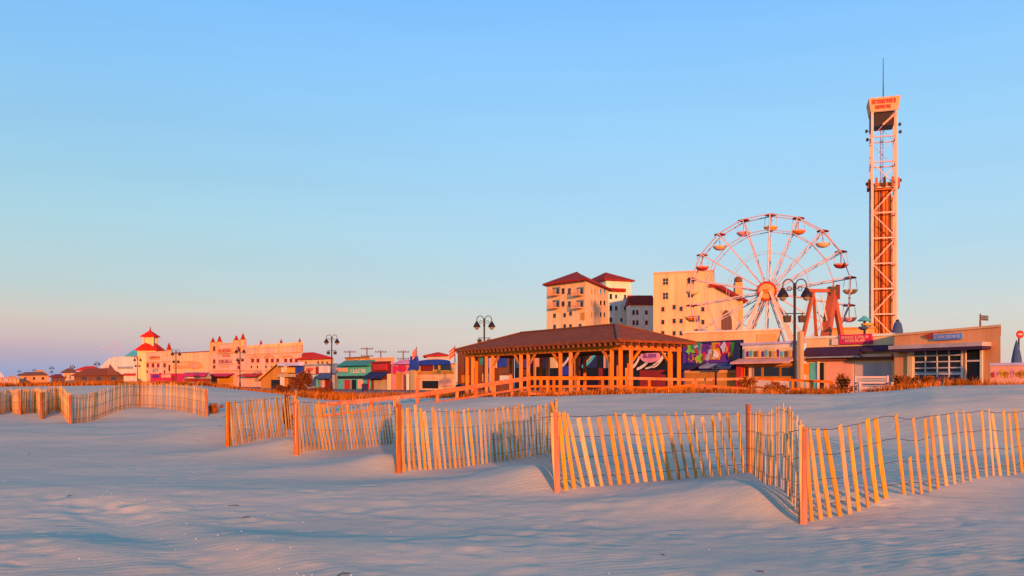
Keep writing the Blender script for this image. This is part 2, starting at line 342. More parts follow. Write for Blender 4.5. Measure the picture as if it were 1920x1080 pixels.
def sand_fence(P, Q, label, sp, lean, post0=True, post1=True, broken=(), gap=(), wires=4, wide=1.0, grow=0.):
    P, Q = Vector(P), Vector(Q); L = (Q-P).length; d = (Q-P)/L; ang = math.atan2(d.y, d.x)
    org = Vector((P.x, P.y, zt(P.x, P.y))); root = thing('sand_fence', org, label, 'slat fence', 'zigzag slat fence sections on the beach')
    i = -1
    while True:
        i += 1; t = sp*i*(1+grow*i)+.10*sp*(R.random()-.5)
        if t > L: break
        if i in gap: continue
        t = max(0, t); q = P+d*t; z = zt(q.x, q.y)
        o = bpy.data.objects.new('slat', SLB if i in broken else R.choice(SL)); col.objects.link(o); o.parent = root
        o.location = (q.x-org.x, q.y-org.y, z-org.z-.15-.04*R.random())
        o.rotation_euler = (rad(R.uniform(-.9, .9)), rad(lean*min(1, .15+t/.7)*min(1, .5+(L-t)/.8)+R.gauss(0, .7)), ang+rad(R.uniform(-6, 6)))
        o.scale = (wide*R.uniform(.9, 1.15), 1, R.uniform(.97, 1.03))
    tl = math.tan(rad(lean))
    for k in range(wires):
        h = .16+.32*k*(4/wires if wires < 4 else 1); pts = []
        m = max(6, int(L/.35))
        for i in range(m+1):
            q = P+d*(L*i/m); pts.append((q.x+d.x*h*tl+.016*(-d.y), q.y+d.y*h*tl+.016*d.x, zt(q.x, q.y)+h-.012*math.sin(i*1.9+k)))
        part('wire', MB().tube(pts, .0045, 4), WIRE, root)
    for flag, q in ((post0, P), (post1, Q)):
        if not flag: continue
        z = zt(q.x, q.y); h = 1.22 if flag is True else flag
        lean2 = R.uniform(-.04, .02)
        pts = [(q.x, q.y, z-.3), (q.x+lean2*.5, q.y, z+h*.5), (q.x+lean2, q.y, z+h)]
        part('post', MB().tube(pts, .055, 9, .047), POSTM, root, smooth=False)
    return root
C1, B1 = (3.52,10.33), (4.53,16.28); C2, B2 = (.684,12.87), (.96,20.5); C3, B3 = (-2.07,15.55), (-3.2,24.); C4, B4 = (-4.82,19.1), (-6.7,26.4); C5 = (-7.5,22.5); A2 = (10.2,16.45)
sand_fence(C1, A2, 'nearest slat fence section at right edge, with one broken short slat', .235, -15, 1.16, True, broken=(12,), gap=(10,), wide=1.3, grow=.012)
sand_fence(B1, C1, 'slat fence section seen nearly edge-on, running back from the nearest corner', .2, 4, False, False, wide=.75)
sand_fence(C2, B1, 'slat fence section right of centre ending at the dark red post', .2, -16, 1.2, 1.3, wide=1.1, grow=.006)
sand_fence(B2, C2, 'narrow edge-on slat fence section left of the widely spaced right-of-centre one', .19, 4, True, False)
sand_fence(C3, B2, 'middle slat fence section, bright orange at its left end, below the pavilion', .165, -8, 1.25, True, wide=1.0)
sand_fence(B3, C3, 'edge-on slat fence section hidden behind the left end of the middle one', .19, 3, True, False)
sand_fence(C4, B3, 'slat fence section second from left of the near row, below the colourful shops', .17, -16, 1.2, True, wide=1.05)
sand_fence(B4, C4, 'edge-on slat fence section behind the second section of the near row', .19, 3, True, False)
sand_fence(C5, B4, 'leftmost slat fence section of the near row, closely spaced leaning slats', .165, -14, 1.18, True, wide=1.05)
FL = [W(388,790,36.9), W(262,0,41.5), W(133,797,33.8), W(106,0,42.5), W(78,790,37), W(64,0,44), W(38,785,39.5), W(18,0,46), W(-6,779,42.5), W(-40,0,49), W(-90,775,46)]
FLL = ['distant slat fence section with pale end post, right end of far row', 'distant slat fence section left of the low mound in the far row',
       'distant slat fence section running back behind the far row nearest corner', 'distant slat fence section second corner from right in the far row',
       'distant slat fence section behind the second far corner', 'distant slat fence section at the third corner of the far row',
       'distant slat fence section behind the third far corner', 'distant slat fence section reaching the left edge of the picture',
       'farthest slat fence section at the left picture edge', 'slat fence section going out of the picture on the left']
for i in range(len(FL)-1):
    a, b = FL[i].xy, FL[i+1].xy
    sand_fence(a, b, FLL[i], .15, R.uniform(-4, 4), 1.15, True if i == len(FL)-2 else False, wires=3, wide=1.0)

# ------------------------------------------------------------------ dune grass (one mass) and shrubs
def grass():
    mb = MB()
    def blade(x, y, h, wd):
        z = zt(x, y)-.03; a = R.uniform(0, 6.28); l = R.uniform(.1, .5)*h; dx, dy = math.cos(a)*l+.12*h, math.sin(a)*l; b = R.uniform(0, 6.28); wx, wy = math.cos(b)*wd, math.sin(b)*wd
        k = len(mb.v)
        mb.v += [(x-wx,y-wy,z), (x+wx,y+wy,z), (x+dx*.4+wx*.7,y+dy*.4+wy*.7,z+h*.6), (x+dx*.4-wx*.7,y+dy*.4-wy*.7,z+h*.6), (x+dx,y+dy,z+h)]
        mb.f += [(k,k+1,k+2,k+3), (k+3,k+2,k+4)]
    def strip(px0, px1, d0, d1, nclump, h0, h1, per=26, wd=.012):
        for _ in range(nclump):
            px = R.uniform(px0, px1); Yc = interp(px, [0, 430, 640, 900, 1900], [70, 66, 44, 40, 38]); Y = Yc+R.uniform(d0, d1)
            x, y = XY(px, Y); s = R.uniform(.15, .5); hh = R.uniform(h0, h1)
            for _ in range(per): blade(x+R.gauss(0, s), y+R.gauss(0, s), hh*R.uniform(.5, 1.1), wd)
    strip(850, 1300, .3, 4.5, 210, .2, .55); strip(1290, 1580, 0, 4, 120, .15, .5); strip(1640, 1840, -.3, 2.5, 80, .18, .5)
    strip(1840, 1925, 0, 2, 25, .15, .3)
    strip(-60, 430, -.5, 10, 560, .2, .55, 22, .03); strip(430, 560, 2, 9, 60, .15, .4, 22, .022); strip(560, 650, -1, 8, 100, .2, .55, 22, .022); strip(640, 860, 1, 9, 170, .2, .55, 22, .018)
    tag(part('dune_grass', mb, GRASS, fix=False), 'dry orange dune grass along the crest of the sand', 'grass', kind='stuff')
grass()
def shrub(px, Y, pytop, wpx, label, m=BUSH, n=900, name='shrub'):
    x, y = XY(px, Y); z = zt(x, y); h = max(.4, Z(pytop, Y)-z); w = wpx*Y/F/2
    r = thing(name, (x, y, z), label, 'shrub', 'shrubs on the dune'); st = MB(); fo = MB()
    for _ in range(16):
        a = R.uniform(0, 6.28); q = R.uniform(.3, .9)
        e = Vector((x+math.cos(a)*w*q, y+math.sin(a)*w*q*.8, z+h*R.uniform(.55, 1.02))); mid = Vector((x, y, z)).lerp(e, .5)+Vector((R.gauss(0,.08), R.gauss(0,.08), .1*h))
        st.tube([(x+R.gauss(0,.1), y+R.gauss(0,.1), z-.1), mid, e], .025, 5, .006)
    cl = [(R.gauss(0,.42), R.gauss(0,.42), R.uniform(.15, .9)) for _ in range(26)]
    for _ in range(n):
        c = R.choice(cl); k = 1-.35*c[2]
        p = Vector((x+w*k*(c[0]+R.gauss(0,.13)), y+w*.8*k*(c[1]+R.gauss(0,.13)), z+h*max(.03, min(1.02, c[2]+R.gauss(0,.09)))))
        u = Vector((R.gauss(0,1), R.gauss(0,1), R.gauss(0,1))).normalized(); v = u.orthogonal().normalized(); s = R.uniform(.03, .075)*(1+Y/70)
        fo.add([p-u*s, p+v*s*.45, p+u*s, p-v*s*.45], [(0,1,2,3)])
    part('stem', st, m, r); part('foliage', fo, m, r, fix=False)
shrub(566, 60, 695, 52, 'large dark brown shrub left of the tall lamp and shops')
shrub(527, 62, 722, 40, 'low brown shrub in front of the orange gabled shop')
shrub(606, 58, 727, 60, 'wide low brown shrub at the foot of the distant lamp')
shrub(538, 30, 739, 16, 'small dark bush on the sand behind the leftmost near fence', n=300)
shrub(1398, 43, 708, 46, 'rusty bush in front of the white sweet shop', BUSHO)
shrub(1452, 43, 716, 60, 'low rusty bush beside the lamp post by the wheel', BUSHO)
shrub(1578, 41.5, 700, 46, 'tall thin reddish bush in front of the lilac shutter', BUSHO, 600)
shrub(1696, 40.5, 703, 62, 'broad orange bush right of the white bench', BUSHO)
shrub(1738, 40, 706, 44, 'rounded orange bush below the big window wall', BUSHO)
shrub(1796, 40, 712, 36, 'small orange bush beside the dark doorway', BUSHO, 500)
shrub(402, 38, 773, 26, 'low rusty brush clump in the gap between the two fences', BUSHO, n=260)

# ------------------------------------------------------------------ lamp posts
def make_lamp():
    r = thing('street_lamp', (0,0,0), '', 'street lamp', 'double crook lamp posts along the boardwalk')
    part('pole', MB().lathe((0,0,0), [(.22,0),(.22,.15),(.15,.25),(.13,.9),(.10,1.0),(.085,1.1),(.07,6.45),(.10,6.5),(.06,6.6),(.04,6.75)], 12), METAL, r)
    for s in (-1, 1):
        pts = [(s*.06,0,6.0)]+[(s*(.36-.30*math.cos(a)), 0, 6.62+.34*math.sin(a)) for a in [math.pi*k/10 for k in range(11)]]+[(s*.66,0,6.35)]
        arm = part('crook_arm', MB().tube(pts, .035, 7).ring((s*.30,0,6.42), (1,0,0), (0,0,1), .12, .022, 14, 5), METAL, r)
        sh = part('lamp_shade', MB().lathe((s*.66,0,5.85), [(.10,.62),(.13,.5),(.2,.42),(.31,.2),(.33,.1),(.30,.1),(.05,.4)], 14), METAL, r)
        part('lamp_globe', MB().lathe((s*.66,0,5.72), [(.02,0),(.14,.05),(.2,.16),(.19,.28),(.1,.3)], 12), LAMPG, sh)
        part('banner_bar', MB().tube([(0,0,5.0),(s*.55,0,5.0)], .03, 6), METAL, r)
        sp = part('speaker_box', MB().hexa([(s*.42-.16,-.16,4.5), (s*.42+.16,-.16,4.5), (s*.42+.16,.16,4.5), (s*.42-.16,.16,4.5), (s*.42-.2,-.2,4.88), (s*.42+.2,-.2,4.88), (s*.42+.2,.2,4.88), (s*.42-.2,.2,4.88)]).box(s*.42-.03, s*.42+.03, -.03, .03, 4.88, 5.0), METAL, r)
    return r
LM = [(1490, 48.7, 'nearest tall double-crook lamp post, in front of the ferris wheel'), (908, 76, 'double-crook lamp post rising beside the left half of the pavilion'),
      (622, 107, 'double-crook lamp post above the small shops at left of centre'), (450, 144, 'lamp post in front of the pink castle building'), (330, 157, 'lamp post in front of the cream hall with the red pagoda tower'),
      (258, 200, 'lamp post at the left corner of the cream hall'), (182, 250, 'distant lamp post above the long brown roof'), (136, 300, 'distant lamp post left of the long brown roof'),
      (97, 330, 'small far lamp post over the low reddish houses'), (65, 390, 'tiny far lamp post second from the left edge'), (36, 440, 'tiny farthest lamp post near the left edge')]
lamp = make_lamp()
for i, (px, Y, lb) in enumerate(LM):
    o = lamp if i == 0 else copy_tree(lamp)
    x, y = XY(px, Y); o.location = (x, y, ZB); o['label'] = lb; o.rotation_euler = (0, 0, rad(4*(i % 3)-4))

# ------------------------------------------------------------------ pavilion
def pavilion():
    zE = 1.73+2.4; n, r_, l = Vector((6.12,48.6)), Vector((11.4,52.6)), Vector((-4.4,65.))
    b = r_+(l-n); ctr = (n+r_+l+b)/4
    root = thing('pavilion', (ctr.x, ctr.y, ZB), 'open timber pavilion with brown shingled hip roof on the boardwalk', 'pavilion')
    ax = (l-n).normalized(); mid = (n+r_)/2; p0 = mid+ax*4.; p1 = mid+ax*14.9
    roof = part('roof', hip_roof([n, r_, b, l], [(p0.x,p0.y,5.34), (p1.x,p1.y,5.34)], zE, .14), BROWNROOF, root)
    e = [Vector((q.x, q.y, zE)) for q in (n, r_, b, l)]; r0, r1 = Vector((p0.x,p0.y,5.36)), Vector((p1.x,p1.y,5.36)); cap = MB().beam(r0, r1, .3, .08)
    for c, rr in ((e[0], r0), (e[1], r0), (e[2], r1), (e[3], r1)): cap.beam(c+Vector((0,0,.03)), rr, .26, .07)
    part('ridge_cap', cap, BROWNW, roof)
    cw = (r_-n).normalized(); Ls = (l-n).length; Ws = (r_-n).length
    def pt(s, t, z): q = n+ax*s+cw*t; return Vector((q.x, q.y, z))
    ins = .75
    for s in [.35+i*.52 for i in range(int((Ls-.6)/.52))]:
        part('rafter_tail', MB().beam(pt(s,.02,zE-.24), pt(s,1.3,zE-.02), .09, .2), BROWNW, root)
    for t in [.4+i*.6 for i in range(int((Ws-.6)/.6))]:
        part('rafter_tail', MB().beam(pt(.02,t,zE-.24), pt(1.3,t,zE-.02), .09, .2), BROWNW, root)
    # beams round the edge
    for a, c in ((pt(ins,ins,0), pt(Ls-ins,ins,0)), (pt(ins,ins,0), pt(ins,Ws-ins,0)), (pt(ins,Ws-ins,0), pt(Ls-ins,Ws-ins,0)), (pt(Ls-ins,ins,0), pt(Ls-ins,Ws-ins,0))):
        part('edge_beam', MB().beam(a+Vector((0,0,zE-.42)), c+Vector((0,0,zE-.42)), .22, .3), WOOD, root)
    fN = [(.75, .75), (1.55, .75), (5.6, .75), (6.7, .75), (10.4, .75), (11.3, .75), (15, .75), (15.9, .75), (17.9, .75), (18.75, .75)]
    fR = [(.75, 1.6), (.75, 4.9), (.75, 5.75)]
    fB = [(1.55, Ws-ins), (5.6, Ws-ins), (6.7, Ws-ins), (10.4, Ws-ins), (11.3, Ws-ins), (15, Ws-ins), (15.9, Ws-ins), (18.75, Ws-ins)]
    fL = [(Ls-ins, 1.6), (Ls-ins, 4.9)]
    for s, t in fN+fR+fB+fL:
        p = pt(s, t, 0); q = part('post', MB().beam((p.x,p.y,ZB), (p.x,p.y,zE-.57), .23), WOOD, root)
        part('post_base', MB().beam((p.x,p.y,ZB), (p.x,p.y,ZB+.3), .32), WOOD, q)
    for s, sg in ((1.55,1), (5.6,-1), (6.7,1), (10.4,-1), (11.3,1), (15,-1)):
        part('knee_brace', MB().beam(pt(s,.75,zE-1.35), pt(s+sg*.85,.75,zE-.55), .13), WOOD, root)
    for t, sg in ((1.6,1), (4.9,-1)): part('knee_brace', MB().beam(pt(.75,t,zE-1.3), pt(.75,t+sg*.75,zE-.55), .13), WOOD, root)
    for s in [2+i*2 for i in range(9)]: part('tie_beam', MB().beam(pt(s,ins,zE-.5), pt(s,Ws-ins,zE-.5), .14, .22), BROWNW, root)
    return pt
PP = pavilion()
def picnic_table(p, rz, label):
    r = thing('picnic_table', (0,0,0), label, 'picnic table', 'picnic tables in the pavilion'); L = .95
    part('tabletop', MB().box(-L,L,-.38,.38,.70,.75), GREYW, r)
    for s in (-1, 1):
        part('bench', MB().box(-L,L,s*.72-.14,s*.72+.14,.42,.46), GREYW, r)
        part('leg', MB().beam((s*.7,-.75,0), (s*.7,-.25,.70), .08).beam((s*.7,.75,0), (s*.7,.25,.70), .08).beam((s*.7,-.8,.38), (s*.7,.8,.38), .07), GREYW, r)
    r.location = p; r.rotation_euler = (0,0,rz)
picnic_table(PP(4, 3.2, ZB), .9, 'grey picnic table in the near end of the pavilion')
picnic_table(PP(8.6, 3.4, ZB), 1.0, 'grey picnic table in the middle of the pavilion')
picnic_table(PP(13.4, 3.2, ZB), .95, 'grey picnic table in the far end of the pavilion')

# ------------------------------------------------------------------ timber railings in front of the boardwalk
def railing(pts, label, posts, rails=((0,.14,.07),), ph=.95, cat='railing', name='timber_railing', group='timber railings along the dune'):
    p0 = Vector(pts[0]); root = thing(name, (p0.x, p0.y, zt(p0.x, p0.y)), label, cat, group)
    for dz, h, w in rails:
        for a, b in zip(pts[:-1], pts[1:]):
            part('rail', MB().beam(Vector(a)+Vector((0,0,dz)), Vector(b)+Vector((0,0,dz)), w, h), RAILW, root)
    for (q, extra) in posts:
        q = Vector(q); part('post', MB().beam((q.x, q.y+.09, min(zt(q.x, q.y)-.3, q.z-ph)), (q.x, q.y+.09, q.z+extra), .13), RAILW, root)
def seg(a, b, n): return [Vector(a).lerp(Vector(b), i/n) for i in range(n+1)]
ra, rb, rc = W(600,760,33), W(782,741,37), W(992,709,41)
railing([ra, rb], 'low end of the sloping beach ramp handrail left of the tall post', [(q, .05) for q in seg(ra, rb, 4)[:-1]], ((0,.17,.09), (-.42,.08,.05)))
railing([rb, rc], 'long sloping orange timber handrail climbing from the tall post to the pavilion', [(rb, .75)]+[(q, .02) for q in seg(rb, rc, 6)[1:-1]], ((0,.19,.10), (-.45,.09,.05)))
rd = W(1175, 709, 42)
railing([rc, rd], 'level timber handrail in front of the pavilion', [(rc, .22)]+[(q, .02) for q in seg(rc, rd, 4)[1:-1]], ((0,.16,.09), (-.4,.1,.05), (-.75,.1,.05)))
re_ = W(1300, 712, 43.5)
railing([rd, re_], 'timber railing below the pavilion right end, with a taller pale post', [(rd, .5)]+[(q, .03) for q in seg(rd, re_, 3)[1:]], ((0,.13,.08), (-.45,.1,.05)))
rf = W(1560, 716, 44)
railing([W(1305,712,44.2), W(1420,710,45), rf], 'long low timber railing in front of the mural and sweet shop', [(q, .03) for q in seg(W(1305,712,44.2), rf, 7)], ((0,.13,.08), (-.45,.1,.05)))
rg = [W(1230,729,42.2), W(1300,722,42.8), W(1400,729,42.5)]
railing(rg, 'lower bent timber rail in the grass right of the pavilion', [(q, 0) for q in rg], ((0,.12,.07),), .5)
# slender dark sign pole
p = W(1342, 690, 43); r = thing('sign_pole', (p.x, p.y, zt(p.x,p.y)), 'slender dark pole standing in the grass by the railing', 'pole')
part('pole', MB().tube([(p.x,p.y,zt(p.x,p.y)-.2), (p.x,p.y,p.z)], .06, 8), METAL, r); part('cap', MB().lathe((p.x,p.y,p.z), [(.09,0),(.11,.06),(.03,.12)], 10), METAL, r)

# white bench
def bench():
    x, y = XY(1634, 40); z = zt(x, y)-.12; r = thing('bench', (x, y, z), 'pale timber bench with dark seat slats in front of the lilac shutter', 'bench')
    for i, dz in enumerate((.55, .68, .80)): part('back_slat', MB().box(x-.72,x+.72,y-.03+i*.02,y+.03+i*.02,z+dz,z+dz+.09), GREYW if i == 1 else LILAC, r)
    part('seat', MB().box(x-.72,x+.72,y-.5,y-.06,z+.42,z+.47), GREYW, r); part('apron', MB().box(x-.7,x+.7,y-.48,y-.44,z+.28,z+.40), LILAC, r)
    for s in (-1, 1):
        for yy, h in ((-.48,.56), (.0,.92)): part('leg', MB().box(x+s*.75-.045,x+s*.75+.045,y+yy-.045,y+yy+.045,z-.25,z+h), LILAC, r)
        part('armrest', MB().box(x+s*.75-.06,x+s*.75+.06,y-.54,y-.05,z+.56,z+.61), LILAC, r)
bench()

# ------------------------------------------------------------------ right-hand shops
def big_shop():
    f = Fac(1677, 62.5, 1876, 55.3); r = thing('beach_shop', f.base(), 'low salmon shop with a large gridded window and blue and red sign, far right', 'shop')
    zl, z = f.z(1677, 630), f.z(1876, 613); n = f.back(12)
    part('wall', MB().prism([f.P(0,ZB-.3), f.P(f.len,ZB-.3), f.P(f.len,z), f.P(0,zl)], n), SALMON, r)
    part('parapet', MB().prism([f.P(-.1,zl,.1), f.P(f.len+.1,z,.1), f.P(f.len+.1,z+.16,.1), f.P(-.1,zl+.16,.1)], f.back(12.2)), PEACH, r)
    board(f, 1703, 1713, 655, 720, .0, .12, 'pilaster', CREAM, r, ZB)
    aw = MB(); t0, t1 = f.t(1683), f.t(1858); za = f.z(1770, 655); f.tb(aw, t0, t1, za-.1, za+.1, .01, .9); part('canopy', aw, VIOLET, r)
    c2 = MB(); f.tb(c2, t0-.03, t1+.03, za+.1, za+.36, .01, .95); part('canopy_edge', c2, LILAC, r)
    # gridded window
    w = window(f, 1759, 684, 88, 58, r, WHITE, GLASS, 3, 4, .08)
    blind = MB(); f.box(blind, 1716, 1803, 697, 703, .021, .03); part('blind', blind, GREYW, w)
    d = board(f, 1813, 1839, 656, 720, .0, .03, 'door', DARK, r, ZB); fr = MB()
    for a, c in ((1811,1813), (1839,1843)): f.box(fr, a, c, 656, 720, .0, .1, ZB)
    f.box(fr, 1813, 1839, 675, 678, .03, .09); part('door_frame', fr, WHITE, d)
    s = board(f, 1751, 1806, 626, 637, .0, .14, 'sign', SKYB, r); letters(f, 1754, 1803, 629, 635, 9, .14, LAV, s)
    s2 = MB(); a, b_, c = f.t(1733), f.t(1752), f.z(1743, 625); s2.prism([f.P(a,c-.12,.0), f.P(b_,c,.0), f.P(b_,c-.42,.0), f.P(a+.25,c-.30,.0)], (f.n.x*.12, f.n.y*.12, 0)); part('sign_arrow', s2, RED, r)
    # base wall planter
    return f, z
fB, zBig = big_shop()
def row_shop():
    f = Fac(1512, 70, 1677, 64.5); r = thing('boardwalk_shop', f.base(), 'cream shop with long dark awning and lilac roller shutter, left of the salmon shop', 'shop')
    body('wall', f, 630, 9, CREAM, r, 1650, cap=PALE)
    s = board(f, 1576, 1637, 627, 645, .0, .25, 'sign', MAG, r); letters(f, 1580, 1632, 630, 643, 8, .25, PINKW, s, 2)
    board(f, 1562, 1574, 635, 647, .0, .2, 'side_sign', WHITE, r)
    awning(f, 1512, 1622, 650, 668, .7, VIOLET, r); awning(f, 1623, 1674, 647, 659, .7, VIOLET, r)
    board(f, 1512, 1621, 668.5, 671, .0, .75, 'awning_edge', GREYW, r)
    board(f, 1622, 1676, 664, 669, .0, .5, 'ledge', PINKW, r)
    board(f, 1512, 1676, 671, 676, .0, .3, 'lintel_or_shadow', BROWNW, r)  # brown strip put in for the shadow at the top of the lower wall
    sh = MB(); t0, t1 = f.t(1603), f.t(1671); za, zb = f.z(1637, 680), ZB
    for i in range(26):
        z0 = zb+(za-zb)*i/26; f.tb(sh, t0, t1, z0, z0+(za-zb)/26*.86, .0, .05)
    part('roller_shutter', sh, LILAC, r)
    board(f, 1519, 1533, 680, 720, .0, .05, 'blue_door', CYAN, r, ZB); board(f, 1538, 1545, 680, 720, .0, .06, 'dark_door', DARK, r, ZB)
    board(f, 1548, 1600, 678, 720, .0, .04, 'shop_front', PINKW, r, ZB); board(f, 1534, 1537, 676, 720, .0, .16, 'column', WHITE, r, ZB)
    # hanging goods by the door
    board(f, 1506, 1517, 682, 702, .02, .5, 'goods_rack', ORANGE, r)
row_shop()
def sweet_shop():
    f = Fac(1392, 74, 1505, 69); r = thing('sweet_shop', f.base(), 'white shop with pictured sign band and pink awning left of the near lamp', 'shop')
    body('wall', f, 645, 9, WHITE, r, 1450, cap=LAV)
    s = board(f, 1399, 1496, 652, 671, .0, .2, 'sign', CREAM, r); 
    for i in range(13):
        a = 1403+i*7.2; fg = MB(); f.box(fg, a, a+R.uniform(3,5.5), 655+R.uniform(0,4), 669, .2, .26); part('sign_figure', fg, (PURPLE, TEAL, BROWNW, GOLD)[i % 4], s)
    awning(f, 1386, 1498, 671, 682, 1.2, PINKW, r)
    board(f, 1392, 1500, 682, 687, .0, .2, 'lintel_or_shadow', ORANGE, r)
    for a, b_ in ((1397,1404), (1414,1428), (1432,1462), (1465,1494)): window(f, (a+b_)/2, 697, b_-a, 17, r, ORANGE, GLASS)
    board(f, 1386, 1395, 684, 720, .1, .4, 'red_column', RED, r, ZB); board(f, 1497, 1501, 648, 715, .05, .4, 'white_column', WHITE, r, ZB); board(f, 1502, 1508, 622, 720, .05, .5, 'tan_column', TAN, r, ZB)
sweet_shop()
def mural_shop():
    f = Fac(1280, 80, 1394, 74.5); r = thing('mural_shop', f.base(), 'shop with rainbow coloured mural front above blue awnings', 'shop')
    body('wall', f, 643, 9, PURPLE, r, 1340, cap=NAVY)
    x = 1292
    for w, m, a, b_ in ((14,LIME,645,662), (11,GREYW,643,672), (12,PURPLE,648,676), (7,LAV,650,674), (16,GOLD,641,668), (20,MAG,642,664), (14,LIME,642,672)):
        board(f, x, x+w-.6, a, b_, .0, .12, 'mural_panel', m, r); x += w
    board(f, 1292, 1350, 664, 675, .0, .16, 'mural_panel', ORANGE, r); board(f, 1292, 1376, 676, 680, .0, .2, 'sill_band', PURPLE, r)
    for i in range(26):
        q = R.uniform(1294, 1374); yy = R.uniform(648, 674); t = f.t(q); zz = f.z(q, yy); w_, h_ = R.uniform(.1, .34), R.uniform(.12, .42); ph = R.uniform(0, 6)
        pts = [f.P(t+w_*math.cos(a)*(1+.35*math.sin(3*a+ph)), zz+h_*math.sin(a)*(1+.3*math.sin(2*a+ph)), .165+.004*i) for a in [2*math.pi*k/16 for k in range(16)]]
        part('painted_shape', MB().prism(pts, (f.n.x*.003, f.n.y*.003, 0)), (GOLD, ORANGE, MAG, LIME, WHITE, PURPLE, BROWNW, LAV, GREEN)[i % 9], r)
    pr = MB(); t0, t1 = f.t(1378), f.t(1392); z0, z1 = f.z(1385, 678), f.z(1385, 640)
    pr.prism([f.P(t0,z0,.01), f.P(t1,z0,.01), f.P(t1,z1,.01), f.P(t0+(t1-t0)*.5,z1,.01)], (f.n.x*.5, f.n.y*.5, 0)); part('corner_fin', pr, NAVY, r)
    awning(f, 1284, 1318, 680, 692, 1.2, NAVY, r); awning(f, 1324, 1346, 681, 691, 1.0, GREYW, r); awning(f, 1350, 1385, 679, 692, 1.2, SLATE, r)
    board(f, 1284, 1388, 694, 699, .0, .1, 'counter', PEACH, r); board(f, 1284, 1388, 699, 720, .0, .06, 'counter_front', ORANGE, r, ZB)
mural_shop()
def flat_hall():
    f = Fac(1281, 96, 1462, 90); r = thing('flat_roofed_hall', f.base(), 'long peach flat-roofed building below the ferris wheel', 'building')
    body('wall', f, 622, 12, PEACH, r, 1370, cap=WHITE)
    board(f, 1420, 1456, 626, 644, .0, .1, 'side_panel', SALMON, r)
    for px in (1300, 1330, 1402): board(f, px, px+8, 616, 622, -3, -1.6, 'roof_vent', GREYW, r)
flat_hall()
def orange_hall():
    f = Fac(1545, 92, 1640, 90); r = thing('orange_low_building', f.base(), 'low orange building behind the shops at the foot of the drop tower', 'building')
    body('wall', f, 617, 8, SALMON, r, 1590, cap=ORANGE)
orange_hall()
# shops behind the pavilion; near-black walls are painted-in shade under its roof
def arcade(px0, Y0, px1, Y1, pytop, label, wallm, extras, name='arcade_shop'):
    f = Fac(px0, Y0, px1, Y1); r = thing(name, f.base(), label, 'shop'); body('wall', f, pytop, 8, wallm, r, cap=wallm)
    for (kind, a, b_, c, d, m) in extras:
        if kind == 'awning': awning(f, a, b_, c, d, 1.1, m, r)
        elif kind == 'door': board(f, a, b_, c, d, .0, .05, 'door', m, r, ZB)
        elif kind == 'post': board(f, a, b_, c, d, .6, .75, 'post', m, r, ZB)
        elif kind == 'win': window(f, (a+b_)/2, (c+d)/2, b_-a, d-c, r, m)
        elif kind == 'letters': letters(f, a, b_, c, d, max(4, int((b_-a)/5)), .26, m, r)
        elif kind == 'oval':
            t0, t1 = f.t(a), f.t(b_); z0, z1 = f.z((a+b_)/2, d), f.z((a+b_)/2, c)
            pts = [f.P((t0+t1)/2+(t1-t0)/2*math.cos(q), (z0+z1)/2+(z1-z0)/2*math.sin(q), .14) for q in [math.pi*2*k/24 for k in range(24)]]
            part('oval_sign', MB().prism(pts, (f.n.x*.12, f.n.y*.12, 0)), m, r)
        elif kind == 'swoosh':
            t0, t1 = f.t(a), f.t(b_); z0, z1 = f.z((a+b_)/2, d), f.z((a+b_)/2, c); pts = []
            for k in range(13): q = k/12; pts.append(f.P(t0+(t1-t0)*q, z0+(z1-z0)*q**1.8, .12))
            for k in range(13): q = 1-k/12; pts.append(f.P(t0+(t1-t0)*(q*.8+.1*math.sin(q*3.1)), z0+(z1-z0)*(.22+.78*q**1.15), .12))
            part('painted_wave', MB().prism(pts, (f.n.x*.06, f.n.y*.06, 0)), m, r)
        else: board(f, a, b_, c, d, .0, .2 if kind == 'sign' else .1, kind, m, r)
    return f, r
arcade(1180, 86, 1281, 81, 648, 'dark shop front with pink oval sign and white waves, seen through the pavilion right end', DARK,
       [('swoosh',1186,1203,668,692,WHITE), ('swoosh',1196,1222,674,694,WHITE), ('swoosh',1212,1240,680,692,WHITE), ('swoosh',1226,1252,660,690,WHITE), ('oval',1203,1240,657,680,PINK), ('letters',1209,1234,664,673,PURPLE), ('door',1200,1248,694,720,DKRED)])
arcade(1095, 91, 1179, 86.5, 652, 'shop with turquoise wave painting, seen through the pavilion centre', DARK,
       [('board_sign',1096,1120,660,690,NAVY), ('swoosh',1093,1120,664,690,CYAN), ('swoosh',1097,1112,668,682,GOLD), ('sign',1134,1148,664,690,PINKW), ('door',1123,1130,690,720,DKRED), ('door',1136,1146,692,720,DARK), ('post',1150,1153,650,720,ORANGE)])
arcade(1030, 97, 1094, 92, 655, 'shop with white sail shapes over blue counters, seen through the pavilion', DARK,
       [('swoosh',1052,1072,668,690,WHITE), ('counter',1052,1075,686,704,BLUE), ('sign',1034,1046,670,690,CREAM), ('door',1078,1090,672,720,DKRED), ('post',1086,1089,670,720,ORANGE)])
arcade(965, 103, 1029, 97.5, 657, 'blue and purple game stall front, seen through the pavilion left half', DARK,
       [('sign',969,986,674,690,SLATE), ('sign',987,996,676,690,PURPLE), ('sign',1004,1014,670,688,PINKW), ('sign',1017,1028,672,692,NAVY), ('door',996,1003,680,720,DKRED), ('post',1010,1013,672,720,ORANGE), ('panel',974,994,692,704,BROWNW)])
